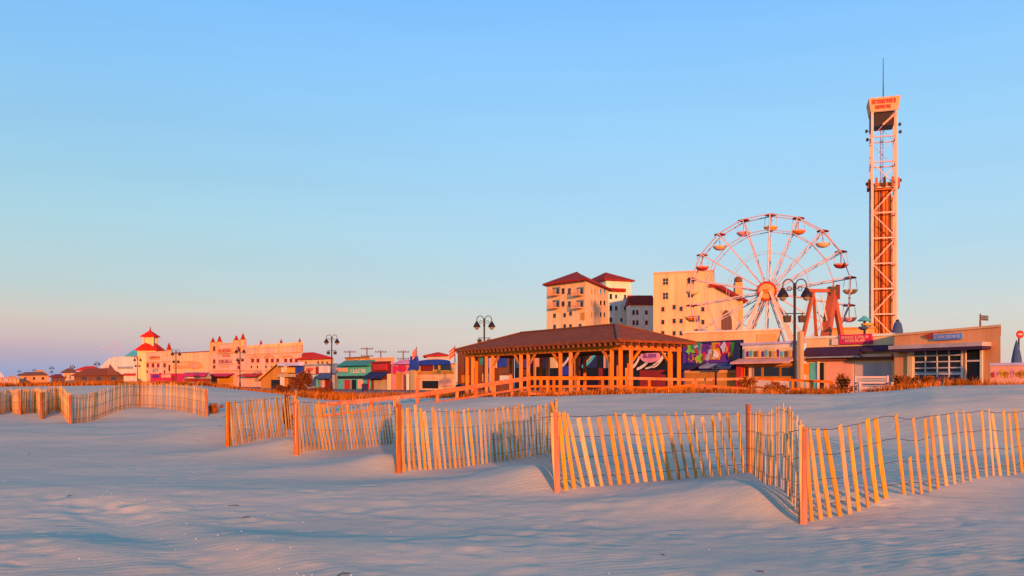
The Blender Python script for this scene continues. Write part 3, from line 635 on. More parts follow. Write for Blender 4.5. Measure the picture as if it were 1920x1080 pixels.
arcade(858, 112, 964, 104, 660, 'brown shop with blue and lavender signs at the pavilion left end', BROWNW,
       [('panel',905,926,700,716,CREAM), ('panel',938,956,704,718,PALE), ('panel',866,880,703,718,ORANGE), ('sign',936,951,671,688,BLUE), ('sign',918,932,664,690,LAV), ('sign',886,896,672,690,GOLD), ('window_band',900,916,668,684,GREEN), ('door',888,898,700,720,DKRED), ('lintel_or_shadow',860,962,697,701,BROWNW), ('post',926,934,664,720,PINKW), ('post',882,885,668,720,ORANGE)])
# ------------------------------------------------------------------ the row of small shops at left of centre
def gable_shop():
    f = Fac(488, 140, 572, 131); r = thing('gabled_shop', f.base(), 'orange gabled shop with blue square sign at the left end of the row', 'shop')
    t0, t1 = f.t(489), f.t(541); ta = f.t(525); ze, za = f.z(510, 712), f.z(525, 681); zb = ZB-.2
    part('wall', MB().prism([f.P(t0,zb,0), f.P(t1,zb,0), f.P(t1,ze+1.1,0), f.P(ta,za,0), f.P(t0,ze,0)], f.back(9)), ORANGE, r)
    rf = MB()
    for a, za_, b_, zb_ in ((t0-.3, ze-.2, ta, za+.05), (ta, za+.05, t1+.3, ze+.8)):
        rf.prism([f.P(a,za_,.35), f.P(b_,zb_,.35), f.P(b_,zb_+.2,.35), f.P(a,za_+.2,.35)], f.back(9.5))
    part('roof', rf, YELLOW, r)
    board(f, 509, 531, 712, 732, .0, .05, 'opening', DARK, r, ZB)
    q0, q1, zz = f.t(541.5), f.t(571), f.z(556, 683); part('side_wing', MB().prism([f.P(q0,ZB-.2,-.01), f.P(q1,ZB-.2,-.01), f.P(q1,zz,-.01), f.P(q0,zz,-.01)], f.back(8)), BROWNW, r)
    board(f, 529, 570, 680, 686, .02, .9, 'awning', LAV, r); board(f, 530, 537, 689, 698, .0, .25, 'sign', WHITE, r); board(f, 541, 555, 689, 699, .0, .3, 'orange_sign', GOLD, r); s = board(f, 557, 570, 687, 701, .0, .35, 'blue_sign', BLUE, r)
    board(f, 528, 571, 701, 707, .02, .8, 'lintel_or_shadow', TAN, r); board(f, 533, 539, 706, 740, .5, .75, 'post', WHITE, r, ZB); board(f, 565, 569, 706, 740, .5, .7, 'post', CREAM, r, ZB)
gable_shop()
arcade(572, 131, 598, 129, 685, 'narrow shop with pink sign over a grey front, right of the gabled shop', GREYW,
       [('sign',574,592,687,701,PINKW), ('letters',576,590,690,697,RED), ('door',592,598,688,720,DKRED), ('lintel_or_shadow',574,597,704,708,PALE), ('panel',578,598,711,724,SLATE), ('post',600,603,702,720,TEAL)])
arcade(598, 129, 634, 125, 684, 'grey shop with a white sign behind the lamp post', GREYW,
       [('sign',600,618,686,699,WHITE), ('awning',600,630,700,710,SLATE), ('panel',604,608,712,728,PINKW), ('door',610,622,712,725,DKRED), ('post',629,634,703,720,WHITE)])
f, r = arcade(634, 125, 696, 119, 684, 'turquoise shop with sloping green roof and large pale teal sign', TEAL,
       [('sign',632,651,690,697,PINKW), ('teal_sign',657,693,688,704,TEAL), ('letters',660,690,692,701,WHITE), ('lintel_or_shadow',634,694,705,710,DARK), ('door',646,657,712,730,RED), ('door',660,668,712,730,DARK), ('panel',672,680,712,728,PINKW)])
t0, t1 = f.t(640), f.t(697); z0 = f.z(665, 686); part('roof', MB().prism([f.P(t0,z0,.9), f.P(t0,z0+.8,-.6), f.P(t0,z0-.1,-.6)], f.P(t1,0,0)-f.P(t0,0,0)), GREEN, r)
arcade(696, 119, 734, 115, 680, 'dark shop with red sign, navy awning and tan shutter', DKRED,
       [('sign',702,726,683,694,RED), ('awning',694,730,697,710,NAVY), ('shutter',702,729,712,738,TAN), ('post',697,700,710,720,RED)])
f, r = arcade(734, 115, 778, 111.5, 682, 'pink roofed shop with magenta oval sign', PINK,
       [('sign',738,744,686,700,MAG), ('oval',747,764,684,697,MAG), ('lintel_or_shadow',736,776,699,702,ORANGE), ('door',743,754,702,730,ORANGE), ('door',757,768,703,730,BROWNW), ('post',734,740,701,740,CREAM), ('post',770,774,701,740,PALE)])
t0, t1 = f.t(742), f.t(780); z0 = f.z(760, 683); part('roof', MB().prism([f.P(t0,z0,.6), f.P(t0,z0+.6,-.6), f.P(t0,z0-.1,-.6)], f.P(t1,0,0)-f.P(t0,0,0)), PINK, r)
f, r = arcade(778, 111.5, 856, 105, 684, 'shop with curved blue roof, yellow windows and orange fascia', CREAM,
       [('fascia',784,852,697,702,ORANGE), ('band',784,852,702,710,PEACH), ('opening',793,822,714,728,DARK), ('sign',826,850,712,724,PINKW), ('post',778,786,694,740,TAN), ('panel',790,812,684,696,DKRED), ('win',814,822,684,693,GOLD), ('win',826,846,683,694,GOLD)])
t0, t1 = f.t(784), f.t(850); zt0 = f.z(815, 682); poly = [f.P(t0,zt0-.15,.4)]+[f.P(t0+(t1-t0)*(.5-.5*math.cos(math.pi*k/10)), zt0+.55*math.sin(math.pi*k/10)**.6, .4) for k in range(11)]+[f.P(t1,zt0-.15,.4)]
part('curved_roof', MB().prism(poly, f.back(6)), BLUE, r)
sg = MB(); a, b_ = f.t(775), f.t(792); sg.prism([f.P(a,f.z(784,693),.5), f.P(b_,f.z(784,693),.5), f.P(b_,f.z(784,680),.5), f.P(b_-.3,f.z(784,668),.5), f.P(a+.55,f.z(784,668),.5), f.P(a+.5,f.z(784,684),.5)], (f.n.x*.4, f.n.y*.4, 0)); part('blue_roof_ornament', sg, BLUE, r)
# buildings behind that row
def simple_block(px0, Y0, px1, Y1, pytop, depth, m, label, roof=None, name='building', cat='building', wins=(), cap=None):
    f = Fac(px0, Y0, px1, Y1); r = thing(name, f.base(), label, cat); z = body('wall', f, pytop, depth, m, r, cap=cap or m)
    for w in wins: window(f, *w, r)
    if roof:
        zr = z+.18; e = .5; bk = f.back(depth+e*2).xy; bh = f.back(depth/2); pts = [f.P(-e,0,e).xy, f.P(f.len+e,0,e).xy, f.P(f.len+e,0,e).xy+bk, f.P(-e,0,e).xy+bk]
        q = min(depth, f.len)/2
        if f.len >= depth: a, b_ = f.P(q,zr+roof[0])+bh, f.P(f.len-q,zr+roof[0])+bh; pts = [pts[3], pts[0], pts[1], pts[2]]
        else: a, b_ = f.P(f.len/2,zr+roof[0])+bh*.9, f.P(f.len/2,zr+roof[0])+bh*1.1
        part('roof', hip_roof(pts, (a, b_), zr+.02), roof[1], r)
    return f, r, z
simple_block(648, 170, 693, 164, 671, 9, ORANGE, 'orange flat building behind the turquoise shop', wins=[(668,677,6,4), (680,677,6,4)], cap=BROWNW)
simple_block(694, 160, 740, 154, 672, 9, PEACH, 'peach flat building behind the navy awning shop', cap=CREAM)
simple_block(800, 150, 842, 146, 668, 9, WHITE, 'white building with low red roof behind the blue roofed shop', roof=(.7, REDROOF))
# utility poles
def utility(px, Y, pyt, label, arms=2):
    x, y = XY(px, Y); z = Z(pyt, Y); r = thing('utility_pole', (x, y, ZB), label, 'utility pole', 'utility poles behind the shops')
    part('pole', MB().tube([(x,y,ZB), (x,y,z)], .16, 8, .11), POLEW, r)
    for k in range(arms):
        zz = z-.35-k*1.5; c = part('crossarm', MB().beam((x-1.3,y,zz), (x+1.3,y,zz), .16), POLEW, r)
        for d in (-1.1, -.5, .5, 1.1): part('insulator', MB().lathe((x+d,y,zz+.08), [(.06,0),(.08,.1),(.03,.2)], 6), POLEW, c)
utility(656, 185, 657, 'utility pole farthest left of four behind the shops', 1); utility(688, 178, 651, 'tallest utility pole with two crossarms above the turquoise shop')
utility(714, 185, 657, 'utility pole above the peach block'); utility(756, 185, 657, 'utility pole above the pink roofed shop')
# flags
def flag(px, Y, zb, pyt, w, h, label, m1, m2, drop=.35, sgn=1):
    x, y = XY(px, Y); z = Z(pyt, Y); r = thing('flag', (x, y, zb), label, 'flag', 'flags on poles'); part('flagpole', MB().tube([(x,y,zb), (x,y,z)], .07, 7, .04), POLEW, r)
    fl = MB(); n = 8
    for k in range(6):
        t = fl
        for i in range(n):
            q0, q1 = i/n, (i+1)/n
            def pp(q, s): return Vector((x+sgn*q*w, y+.25*w*math.sin(q*6)*.4, z-.1-h*s-drop*q*h*1.6))
            vs = [pp(q0,k/6), pp(q1,k/6), pp(q1,(k+1)/6), pp(q0,(k+1)/6)]; t.add(vs, [(0,1,2,3)])
    c = part('cloth', fl, m1, r, fix=False); c.data.materials.append(m2)
    for i, pg in enumerate(c.data.polygons): pg.material_index = (i//n) % 2
    bm = bmesh.new(); bm.from_mesh(c.data); bmesh.ops.remove_doubles(bm, verts=bm.verts, dist=.001); bm.to_mesh(c.data); bm.free()
flag(781, 110, 4, 650, .55, 1.0, 'red and white flag drooping above the pink roofed shop', RED, PINKW, .4, -1)
flag(853, 104, 4, 648, .7, 1.2, 'red and pale flag beside the pavilion left eave', RED, PINKW, .3, -1)
flag(1838, 58, zBig, 588, .55, .36, 'small dark flag on the salmon shop roof', DARK, GREYW, .1, 1)
# blue tank, rooftop spinner
p = W(1683, 627, 72); r = thing('rooftop_tank', (p.x,p.y,4.6), 'dark blue domed tank on the roof right of the drop tower', 'tank')
part('shell', MB().lathe((p.x,p.y,4.4), [(.42,0),(.44,.3),(.42,1.6),(.3,2.2),(.12,2.42)], 16), SLATE, r, smooth=True); part('hatch', MB().lathe((p.x,p.y,6.8), [(.14,0),(.14,.1),(.05,.16)], 10), METAL, r)
p = W(1621, 617, 80); z0 = p.z; r = thing('spinning_ride_top', (p.x,p.y,ZB), 'small teal and yellow ride top left of the drop tower base', 'ride')
part('mast', MB().tube([(p.x,p.y,ZB), (p.x,p.y,z0+1.1)], .12, 8), METAL, r); part('canopy', MB().lathe((p.x,p.y,z0+.75), [(.6,0),(.62,.06),(.3,.3),(.1,.5)], 14), TEAL, r); part('light_ring', MB().lathe((p.x+.25,p.y,z0+.3), [(.5,0),(.56,.08),(.5,.24)], 14), GOLD, r); part('car', MB().lathe((p.x-.1,p.y,z0-.1), [(.2,0),(.42,.12),(.46,.3),(.3,.34)], 12), SLATE, r)
# far right: painted fence, closed parasols, round sign
def painted_fence():
    f = Fac(1857, 47.5, 1960, 45.5); r = thing('painted_fence', f.base(), 'low fence painted with orange and red shapes at the right edge', 'fence')
    mb = MB(); f.tb(mb, 0, f.len, zt(*f.P(0,0).xy)-.3, f.z(1890, 681), -.15, 0); part('panel', mb, PINKW, r)
    board(f, 1857, 1950, 680, 685, -.2, .06, 'cap_rail', LAV, r)
    for i in range(16):
        a = 1862+i*6; t = f.t(a); z0 = f.z(a, 710-R.uniform(0,4)); h = R.uniform(.25,.5); w = R.uniform(.1,.2)
        pts = [f.P(t+w*math.cos(q)*(1+.2*math.sin(3*q)), z0+h/2+h/2*math.sin(q), .002) for q in [2*math.pi*k/14 for k in range(14)]]
        part('painted_shape', MB().prism(pts, (f.n.x*.02, f.n.y*.02, 0)), R.choice((RED, ORANGE, GOLD, SALMON, PINK)), r)
painted_fence()
def parasol(px, Y, pyt, label):
    x, y = XY(px, Y); z = Z(pyt, Y); r = thing('closed_parasol', (x, y, ZB), label, 'parasol', 'closed parasols by the painted fence')
    part('pole', MB().tube([(x,y,ZB), (x,y,z)], .04, 8), METAL, r); part('canopy', MB().lathe((x,y,z-1.5), [(.1,0),(.3,.05),(.27,.4),(.2,.8),(.1,1.25),(.03,1.48)], 10), SLATE, r)
parasol(1906, 52, 638, 'closed dark blue parasol near the right edge'); parasol(1927, 52, 660, 'closed dark blue parasol cut by the right picture edge')
p = W(1912, 627, 55); r = thing('round_sign', (p.x,p.y,ZB), 'round red sign on a pole behind the closed parasol', 'sign')
part('pole', MB().tube([(p.x,p.y+.1,ZB), (p.x,p.y+.1,p.z)], .05, 8), METAL, r); d = part('disc', MB().lathe((p.x,p.y,p.z), [(.24,0),(.26,.03),(.24,.06)], 20, (1,0,0), (0,0,1), (0,-1,0)), RED, r); part('disc_mark', MB().box(p.x-.12,p.x+.12,p.y-.09,p.y-.062,p.z-.05,p.z+.05), WHITE, d)

# ------------------------------------------------------------------ hotel
def hotel():
    K = 1.5; Yc = 150.; f1 = Fac(1025, 158*K, 1098, Yc*K); f2 = Fac(1098, Yc*K, 1141, 166*K); z = f1.z(1062, 528)
    r = thing('hotel', f1.base(), 'tall cream hotel with maroon tiled hip roofs, left tower block', 'hotel'); A, C, B = f1.P(0,0).xy, f1.P(f1.len,0).xy, f2.P(f2.len,0).xy; D = A+(B-C)
    part('wall', MB().prism([(A.x,A.y,ZB-.3), (C.x,C.y,ZB-.3), (B.x,B.y,ZB-.3), (D.x,D.y,ZB-.3)], (0,0,z-ZB+.3)), CREAM, r)
    ctr = (A+B+C+D)/4
    def ex(p, k=1.13): return ctr+(p-ctr)*k
    u = (A-C).normalized()
    apx = Vector(((1083-960)/F*(ctr.y), ctr.y)); za = Z(510, ctr.y)
    part('roof', hip_roof([ex(A), ex(C), ex(B), ex(D)], [(apx.x-.3,apx.y-1,za), (apx.x+.3,apx.y+2,za)], z+.02, .45), HOTROOF, r)
    for row, h in ((546,11), (570,10)):
        for px in (1056, 1068): window(f1, px, row, 6, h, r, CREAM)
        for bx in (1043, 1088):
            o = board(f1, bx-7, bx+7, row-8, row+8, .0, .05, 'balcony_recess', GREYW, r)
            dd = MB(); f1.box(dd, bx-5.5, bx-1.5, row-6, row+8, .05, .08); f1.box(dd, bx+1, bx+5, row-6, row+8, .05, .08); part('balcony_door', dd, GLASS, o)
            rl = MB(); f1.box(rl, bx-8, bx+8, row+7, row+9, .06, 1.9); part('balcony_floor', rl, SALMON, o)
            rr = MB(); t0, t1 = f1.t(bx-8), f1.t(bx+8); zz = f1.z(bx, row+7)
            for i in range(9): q = t0+.04+(t1-t0-.08)*i/8; f1.tb(rr, q-.05, q+.05, zz, zz+1.2, 1.8, 1.9)
            f1.tb(rr, t0, t1, zz+1.2, zz+1.35, 1.78, 1.92); part('balcony_rail', rr, SALMON, o)
    for px, py in ((1040,592), (1059,591), (1070,588), (1040,613), (1059,612), (1070,612), (1088,611)): window(f1, px, py, 5.5, 8, r, CREAM)
    board(f1, 1090, 1097, 586, 600, .0, .2, 'orange_panel', ORANGE, r)
    for px in (1109, 1115.5, 1126, 1133): 
        for py in (546, 568, 590): window(f2, px, py, 3.6, 8.5, r, CREAM, TAN if px < 1120 else GLASS)
    # recessed wing with a turret roof; its shade is put into the greyer wall
    g = Fac(1136, 176*K, 1183, 178*K); zz = g.z(1160, 525); D2 = 18
    w = MB(); g.tb(w, 0, g.len, ZB-.3, zz, -D2, 0); part('recessed_wing', w, PALE, r)
    e = 1.0; pts = [g.P(-e,0,e).xy, g.P(g.len+e,0,e).xy, g.P(g.len+e,0,-D2-e).xy, g.P(-e,0,-D2-e).xy]; zap = Z(510, 182*K)
    m = g.P(g.len/2,0,-D2/2).xy
    part('turret_roof', hip_roof(pts, [(m.x,m.y-.2,zap), (m.x,m.y+.2,zap)], zz+.02, .35), HOTROOF, r)
    b = MB(); g.box(b, 1139, 1171, 541, 547, .0, 1.0); part('lower_eave', b, HOTROOF, r)
    for px, py, h in ((1145,556,9), (1155,556,6), (1145,578,9), (1155,578,7), (1172,556,6), (1172,578,6), (1145,600,8), (1165,600,6)): window(g, px, py, 5 if h > 7 else 4, h+1, r, PALE)
    # linking wing, shade put into the same greyer wall colour
    k = Fac(1180, 172*K, 1228, 172*K); zk = k.z(1200, 572); w = MB(); k.tb(w, 0, k.len, ZB-.3, zk, -9, 0); part('link_wing', w, PALE, r)
    z1 = k.z(1200, 551); part('link_roof', MB().prism([k.P(0,zk,.5), k.P(0,zk+.3,.6), k.P(0,z1,-4.5), k.P(0,zk,-9.4)], k.P(k.len,0,0)-k.P(0,0,0)), HOTROOF, r)
    for py in (586, 605, 622):
        window(k, 1188, py, 4.5, 9, r, PALE); window(k, 1195, py, 4.5, 9, r, PALE); window(k, 1212, py, 5, 8, r, PALE)
    # right block
    h1 = Fac(1225, 151*K, 1338, 147*K); zt1 = h1.z(1280, 511); h2 = Fac(1338, 147*K, 1394, 172*K)
    A, C, B = h1.P(0,0).xy, h1.P(h1.len,0).xy, h2.P(h2.len,0).xy
    part('right_block', MB().prism([(A.x,A.y,ZB-.3), (C.x,C.y,ZB-.3), (C.x+5,C.y+20,ZB-.3), (A.x+6.5,A.y+20,ZB-.3)], (0,0,zt1-ZB+.3)), PEACH, r)
    c = MB(); c.prism([(A.x-.1,A.y-.2,zt1), (C.x+.1,C.y-.2,zt1), (C.x+5,C.y+20,zt1), (A.x+6.4,A.y+20,zt1)], (0,0,.4)); part('right_block_parapet', c, PINKW, r)
    za, zb = h2.z(1338, 536), h2.z(1393, 566); n = Vector((h2.n.x, h2.n.y, 0))
    part('side_wing', MB().prism([h2.P(.02,ZB-.3), h2.P(h2.len,ZB-.3), h2.P(h2.len,zb), h2.P(.02,za)], -n*10), CREAM, r)
    part('side_roof', MB().beam(h2.P(-.5,za+.1,0), h2.P(h2.len+.6,zb+.1,0), 2.6, 1.0), HOTROOF, r)
    for px, py, ww, hh in ((1248,528,10,12), (1248,555,10,12), (1295,526,11,12), (1295,552,11,12)): window(h1, px, py, ww, hh, r, PEACH, GLASS, 1, 1)
    for px, py in ((1243,580), (1264,576), (1277,579), (1243,604), (1264,602), (1277,602), (1264,625), (1277,625), (1243,625), (1318,580), (1318,604)): window(h1, px, py, 6, 8.5, r, PINKW)
    bal = board(h1, 1293, 1312, 592, 603, .0, .4, 'blue_bay_window', SLATE, r)
    ch = MB(); q = W(1384, 562, 168*K); ch.box(q.x-1.1,q.x+1.1,q.y-1.1,q.y+1.1,q.z-6,Z(530,168*K)); cc = part('chimney', ch, SALMON, r)
    part('chimney_cap', MB().lathe((q.x,q.y,Z(530,168*K)), [(1.0,0),(1.25,.4),(1.1,1.3),(.4,1.8)], 12), BROWNW, cc)
    ar = MB(); t0, t1 = h2.t(1352), h2.t(1372); z0, z1 = h2.z(1362, 620), h2.z(1362, 606)
    pts = [h2.P(t0,z0,.02), h2.P(t1,z0,.02)]+[h2.P((t0+t1)/2+(t1-t0)/2*math.cos(q), z1+(t1-t0)*.25*math.sin(q), .02) for q in [math.pi*k/8 for k in range(9)]]
    part('arched_window', MB().prism(pts, n*.1), BROWNW, r)
    for px, py in ((1352,585), (1368,590)): window(h2, px, py, 3, 7, r, CREAM, TAN)
hotel()

# ------------------------------------------------------------------ ferris wheel
def ferris():
    Yw = 120.; H = W(1440, 548, Yw); Rr = 10.85; w = Vector((-.40,-.916,0)).normalized(); u = Vector((.916,-.40,0)).normalized(); up = Vector((0,0,1)); N = 18
    root = thing('ferris_wheel', (H.x,H.y,ZB), 'large white ferris wheel with open umbrella gondolas and orange hub', 'ferris wheel')
    def pt(a, r, o): return H+(u*math.cos(a)+up*math.sin(a))*r+w*o
    A0 = rad(88); ang = [A0+2*math.pi*k/N for k in range(N)]
    for o in (1.05, -1.05):
        mb = MB(); mi = MB(); ms = MB()
        for k in range(N):
            a, b = ang[k], ang[(k+1) % N]
            mb.beam(pt(a,Rr,o), pt(b,Rr,o), .13); mi.beam(pt(a,Rr*.80,o), pt(b,Rr*.80,o), .10)
            ms.beam(pt(a,Rr*.52,o), pt(b,Rr*.52,o), .045)
        part('rim', mb, RIMM, root); part('inner_ring', mi, RIMM, root); part('stay_ring', ms, RIMM, root)
    for a in ang:
        mb = MB()
        mb.beam(pt(a,.8,1.35), pt(a,Rr,1.05), .15, .15, .13, .13); mb.beam(pt(a,.8,-1.35), pt(a,Rr,-1.05), .15, .15, .13, .13)
        rs = [.8+(Rr-.8)*i/7 for i in range(8)]
        for i in range(7):
            s = 1 if i % 2 else -1; mb.beam(pt(a,rs[i],1.2*s), pt(a,rs[i+1],-1.15*s), .055)
        mb.beam(pt(a,Rr,1.1), pt(a,Rr,-1.1), .14)
        sp = part('spoke', mb, WSTEEL, root)
    hd = part('hub', MB().lathe(H, [(.55,-1.6),(.9,-1.5),(.9,-1.1),(.5,-1.0),(.5,1.0),(1.3,1.1),(1.35,1.55),(1.12,1.62),(1.1,1.7)], 28, u, up, w), OSTEEL, root)
    part('hub_plate', MB().lathe(H+w*1.66, [(1.02,0),(1.0,.12),(.6,.16)], 28, u, up, w), SALMON, hd)
    part('hub_light_ring', MB().ring(H+w*1.62, u, up, 1.26, .12, 40, 6), RED, hd)
    for su in (-1, 1):
        for so in (1, -1):
            b = H+u*(su*6.0)+w*(so*2.4); b.z = ZB; t = H+u*(su*.5)+w*(so*1.9)
            g = part('support_leg', MB().beam(t, b, .36, .36, .62, .62), STEEL, root)
    for so in (1, -1): part('base_tie', MB().beam(H+u*-5.4+w*so*2.35+up*(-H.z+2.4), H+u*5.4+w*so*2.35+up*(-H.z+2.4), .22), STEEL, root)
    part('axle', MB().beam(H+w*2.2, H-w*2.2, .5), OSTEEL, root)
    pf = MB(); c = [H+u*a+w*o for a, o in ((-4.5,3), (4.5,3), (4.5,-3), (-4.5,-3))]; pf.prism([(q.x,q.y,ZB+.01) for q in c], (0,0,1.3)); part('loading_platform', pf, GREYW, root)
    cols = [GOLD, PINK, PEACH, RED, CREAM, OSTEEL]
    meshes = {}
    can = MB().lathe((0,0,0), [(.92,-.22),(.98,-.12),(.9,.05),(.5,.2),(.1,.3)], 14)
    for k, a in enumerate(ang):
        p = pt(a, Rr, 0); m = cols[k % 6]
        g = MB().tube([p+up*.25, p-up*1.75], .06, 6)
        for s in (-1, 1): g.beam(p+u*s*.7+up*-.15, p+u*s*.9+up*-1.6, .05)
        go = part('gondola', g, RIMM, root)
        part('canopy', MB().lathe(p, [(.76,-.08),(.84,-.02),(.8,.07),(.45,.17),(.1,.26)], 14), HOTROOF if k % 3 else RSTEEL, go)
        part('bucket', MB().lathe(p, [(.25,-2.25),(.62,-2.15),(.88,-1.92),(.94,-1.65),(.87,-1.62),(.6,-1.85)], 16), m, go, smooth=True)
        part('bucket_band', MB().lathe(p, [(.92,-1.84),(.97,-1.80),(.97,-1.68),(.94,-1.66)], 16), PINKW if k % 2 else CREAM, go)
ferris()
# red swing ride frame
def swing_ride():
    Y = 86.; r = thing('swing_ride', W(1545, 0, Y).xy.to_3d()+Vector((0,0,ZB)), 'rust red A-frame ride with crossbar between the ferris wheel and drop tower', 'ride')
    tl, tr = W(1525,546,Y), W(1562,546,Y+1)
    part('crossbar', MB().beam(W(1514,545,Y-.3), W(1570,545,Y+1.2), .34), RSTEEL, r)
    for a, px, dy, wd in ((tl,1510,-1.8,.36), (tl,1528,1.8,.3), (tr,1556,-1.4,.9), (tr,1580,1.8,.5)):
        x, y = XY(px-2, Y+dy); part('frame_leg', MB().beam(a, (x+(x-a.x)*.9, y, ZB), wd*.8, wd*.8, wd, wd), RSTEEL, r)
    part('counterweight', MB().beam(W(1571,534,Y+1), W(1571,561,Y+1), .3, .4), DKRED, r)
    for px, py in ((1536,600), (1548,600)): part('tie_rod', MB().beam(W(px-8,552,Y), W(px+8,628,Y), .1), STEEL, r)
    part('tie_rod', MB().beam(W(1532,585,Y), W(1558,612,Y), .08), METAL, r)
    part('motor_box', MB().box(tr.x-.45,tr.x+.35,tr.y-.4,tr.y+.4,tr.z-.5,tr.z+.45), METAL, r)
swing_ride()
# ------------------------------------------------------------------ drop tower
def tower():
    Y = 110.; c = W(1656, 0, Y).xy; w = Vector((-.31,-.95,0)).normalized(); u = Vector((.95,-.31,0)).normalized(); h = 1.42
    r = thing('drop_tower', (c.x,c.y,ZB), 'tall white lattice drop tower with orange core and pink sign box on top', 'drop tower')
    def P(a, o, z): return Vector((c.x,c.y,z))+u*a+w*o
    zT = Z(214, Y); lv = [ZB+(zT-ZB)*i/11 for i in range(12)]
    for a in (-h, h):
        for o in (-h, h): part('tower_leg', MB().beam(P(a,o,ZB), P(a,o,zT), .30, .30, .28, .28, up=w), STEEL, r)
    k = 0
    for i in range(12):
        z = lv[i]; mb = MB()
        for q in range(4):
            s = [(-h,h), (h,h), (h,-h), (-h,-h)]; a, b = s[q], s[(q+1) % 4]
            mb.beam(P(a[0],a[1],z), P(b[0],b[1],z), .15)
            if i < 11:
                zu = lv[i+1]
                if i < 9 or q == 5: mb.beam(P(a[0],a[1],z if i % 2 else zu), P(b[0],b[1],zu if i % 2 else z), .11)
                else: mb.beam(P(a[0],a[1],z), P(b[0],b[1],zu), .06)
        part('lattice_bay', mb, STEEL if i < 9 else WSTEEL, r)
    zc = Z(352, Y)
    for a, wd, m, o in ((-.72,.85,OSTEEL,-.2), (.42,1.0,OSTEEL,-.1)):
        core = part('core_column', MB().beam(P(a,o,ZB), P(a,o,zc), wd, .9, up=w), m, r)
    part('core_back_panel', MB().beam(P(0,-.9,ZB), P(0,-.9,zc-1), 2.4, .1, up=w), OSTEEL, r)
    for a, wd in ((-.98,.06), (-.5,.06), (-.19,.2), (.3,.06), (.62,.09)): part('guide_rail', MB().beam(P(a,.42,ZB), P(a,.42,zc), wd, .12, up=w), DKRED if wd > .1 else RSTEEL, r)
    for i in range(1, 9): part('core_floor', MB().beam(P(-1.15,.34,ZB+(zc-ZB)*i/9), P(1.0,.34,ZB+(zc-ZB)*i/9), .14, .1), RSTEEL, r)
    lad = MB(); 
    for s in (-.14, .14): lad.beam(P(-.18+s,.1,ZB), P(-.18+s,.1,zT-1), .05)
    for i in range(70): z = ZB+.5+i*.48; lad.beam(P(-.32,.1,z), P(-.04,.1,z), .035)
    part('ladder', lad, DKRED, r)
    zg = Z(347, Y); car = part('ride_carriage', MB().beam(P(0,0,zg-.8), P(0,0,zg+.1), 2.2, 2.2, up=w), OSTEEL, r)
    for q in range(4):
        for j in (-.95, 0, .95):
            d = [(j,1), (1,j), (j,-1), (-1,j)][q]; ax = 1.72; a, o = (d[0], d[1]*ax) if q in (0,2) else (d[0]*ax, d[1])
            s = MB().beam(P(a,o,zg-.55), P(a,o,zg+.65), .32, .30, .26, .22, up=w); part('seat', s, RSTEEL if j else METAL, car)
    hd = part('hoist_machinery', MB().beam(P(0,0,Z(240,Y)), P(0,0,zT-.1), 2.3, 2.3, up=w), METAL, r)
    part('hoist_brace', MB().beam(P(-.2,h+.1,Z(240,Y)), P(h,h+.1,Z(220,Y)), .22), PINKW, r)
    zt0, zt1 = zT, Z(190, Y); b0, b1 = 1.62, 1.88
    part('sign_box', MB().hexa([P(-b0,b0,zt0), P(b0,b0,zt0), P(b0,-b0,zt0), P(-b0,-b0,zt0), P(-b1,b1,zt1), P(b1,b1,zt1), P(b1,-b1,zt1), P(-b1,-b1,zt1)]), PEACH, r)
    def sline(a0, a1, n, q0, q1):
        mb = MB()
        for i in range(n):
            a = a0+(a1-a0)*i/n; b = a+(a1-a0)/n*.74; st = (b-a)*.28; kk = R.randrange(3)
            def qd(x0, x1, s0, s1):
                pts = []
                for x, s in ((x0,s0), (x1,s0), (x1,s1), (x0,s1)):
                    z = zt0+(zt1-zt0)*s; o = b0+(b1-b0)*s+.02; pts.append(P(x,o,z))
                mb.prism(pts, w*.05)
            dq = q1-q0
            qd(a, a+st, q0, q1); qd(a+st, b, q1-dq*.25, q1)
            if kk != 1: qd(b-st, b, q0, q1-dq*.25)
            if kk != 2: qd(a+st, b-st, q0, q0+dq*.25)
            qd(a+st, b-st, q0+dq*.42, q0+dq*.58)
        return mb
    sb = [o for o in r.children if o.name.startswith('sign_box')][0]
    part('sign_lettering', sline(-1.5,1.35,10,.52,.84), RED, sb); part('sign_lettering', sline(-1.1,.75,7,.14,.42), RED, sb)
    part('antenna', MB().tube([P(0,0,zt1), P(0,0,Z(108,Y))], .07, 6, .03), METAL, r)
    for a, py in ((-2.05,246), (1.9,238), (1.95,252), (-1.95,262), (-2.0,345), (1.95,342)):
        z = Z(py, Y); fl = MB().beam(P(a*.75,.6,z), P(a,.6,z), .07).beam(P(a-.14,.6,z), P(a+.14,.6,z), .34); part('floodlight', fl, METAL, r)
tower()

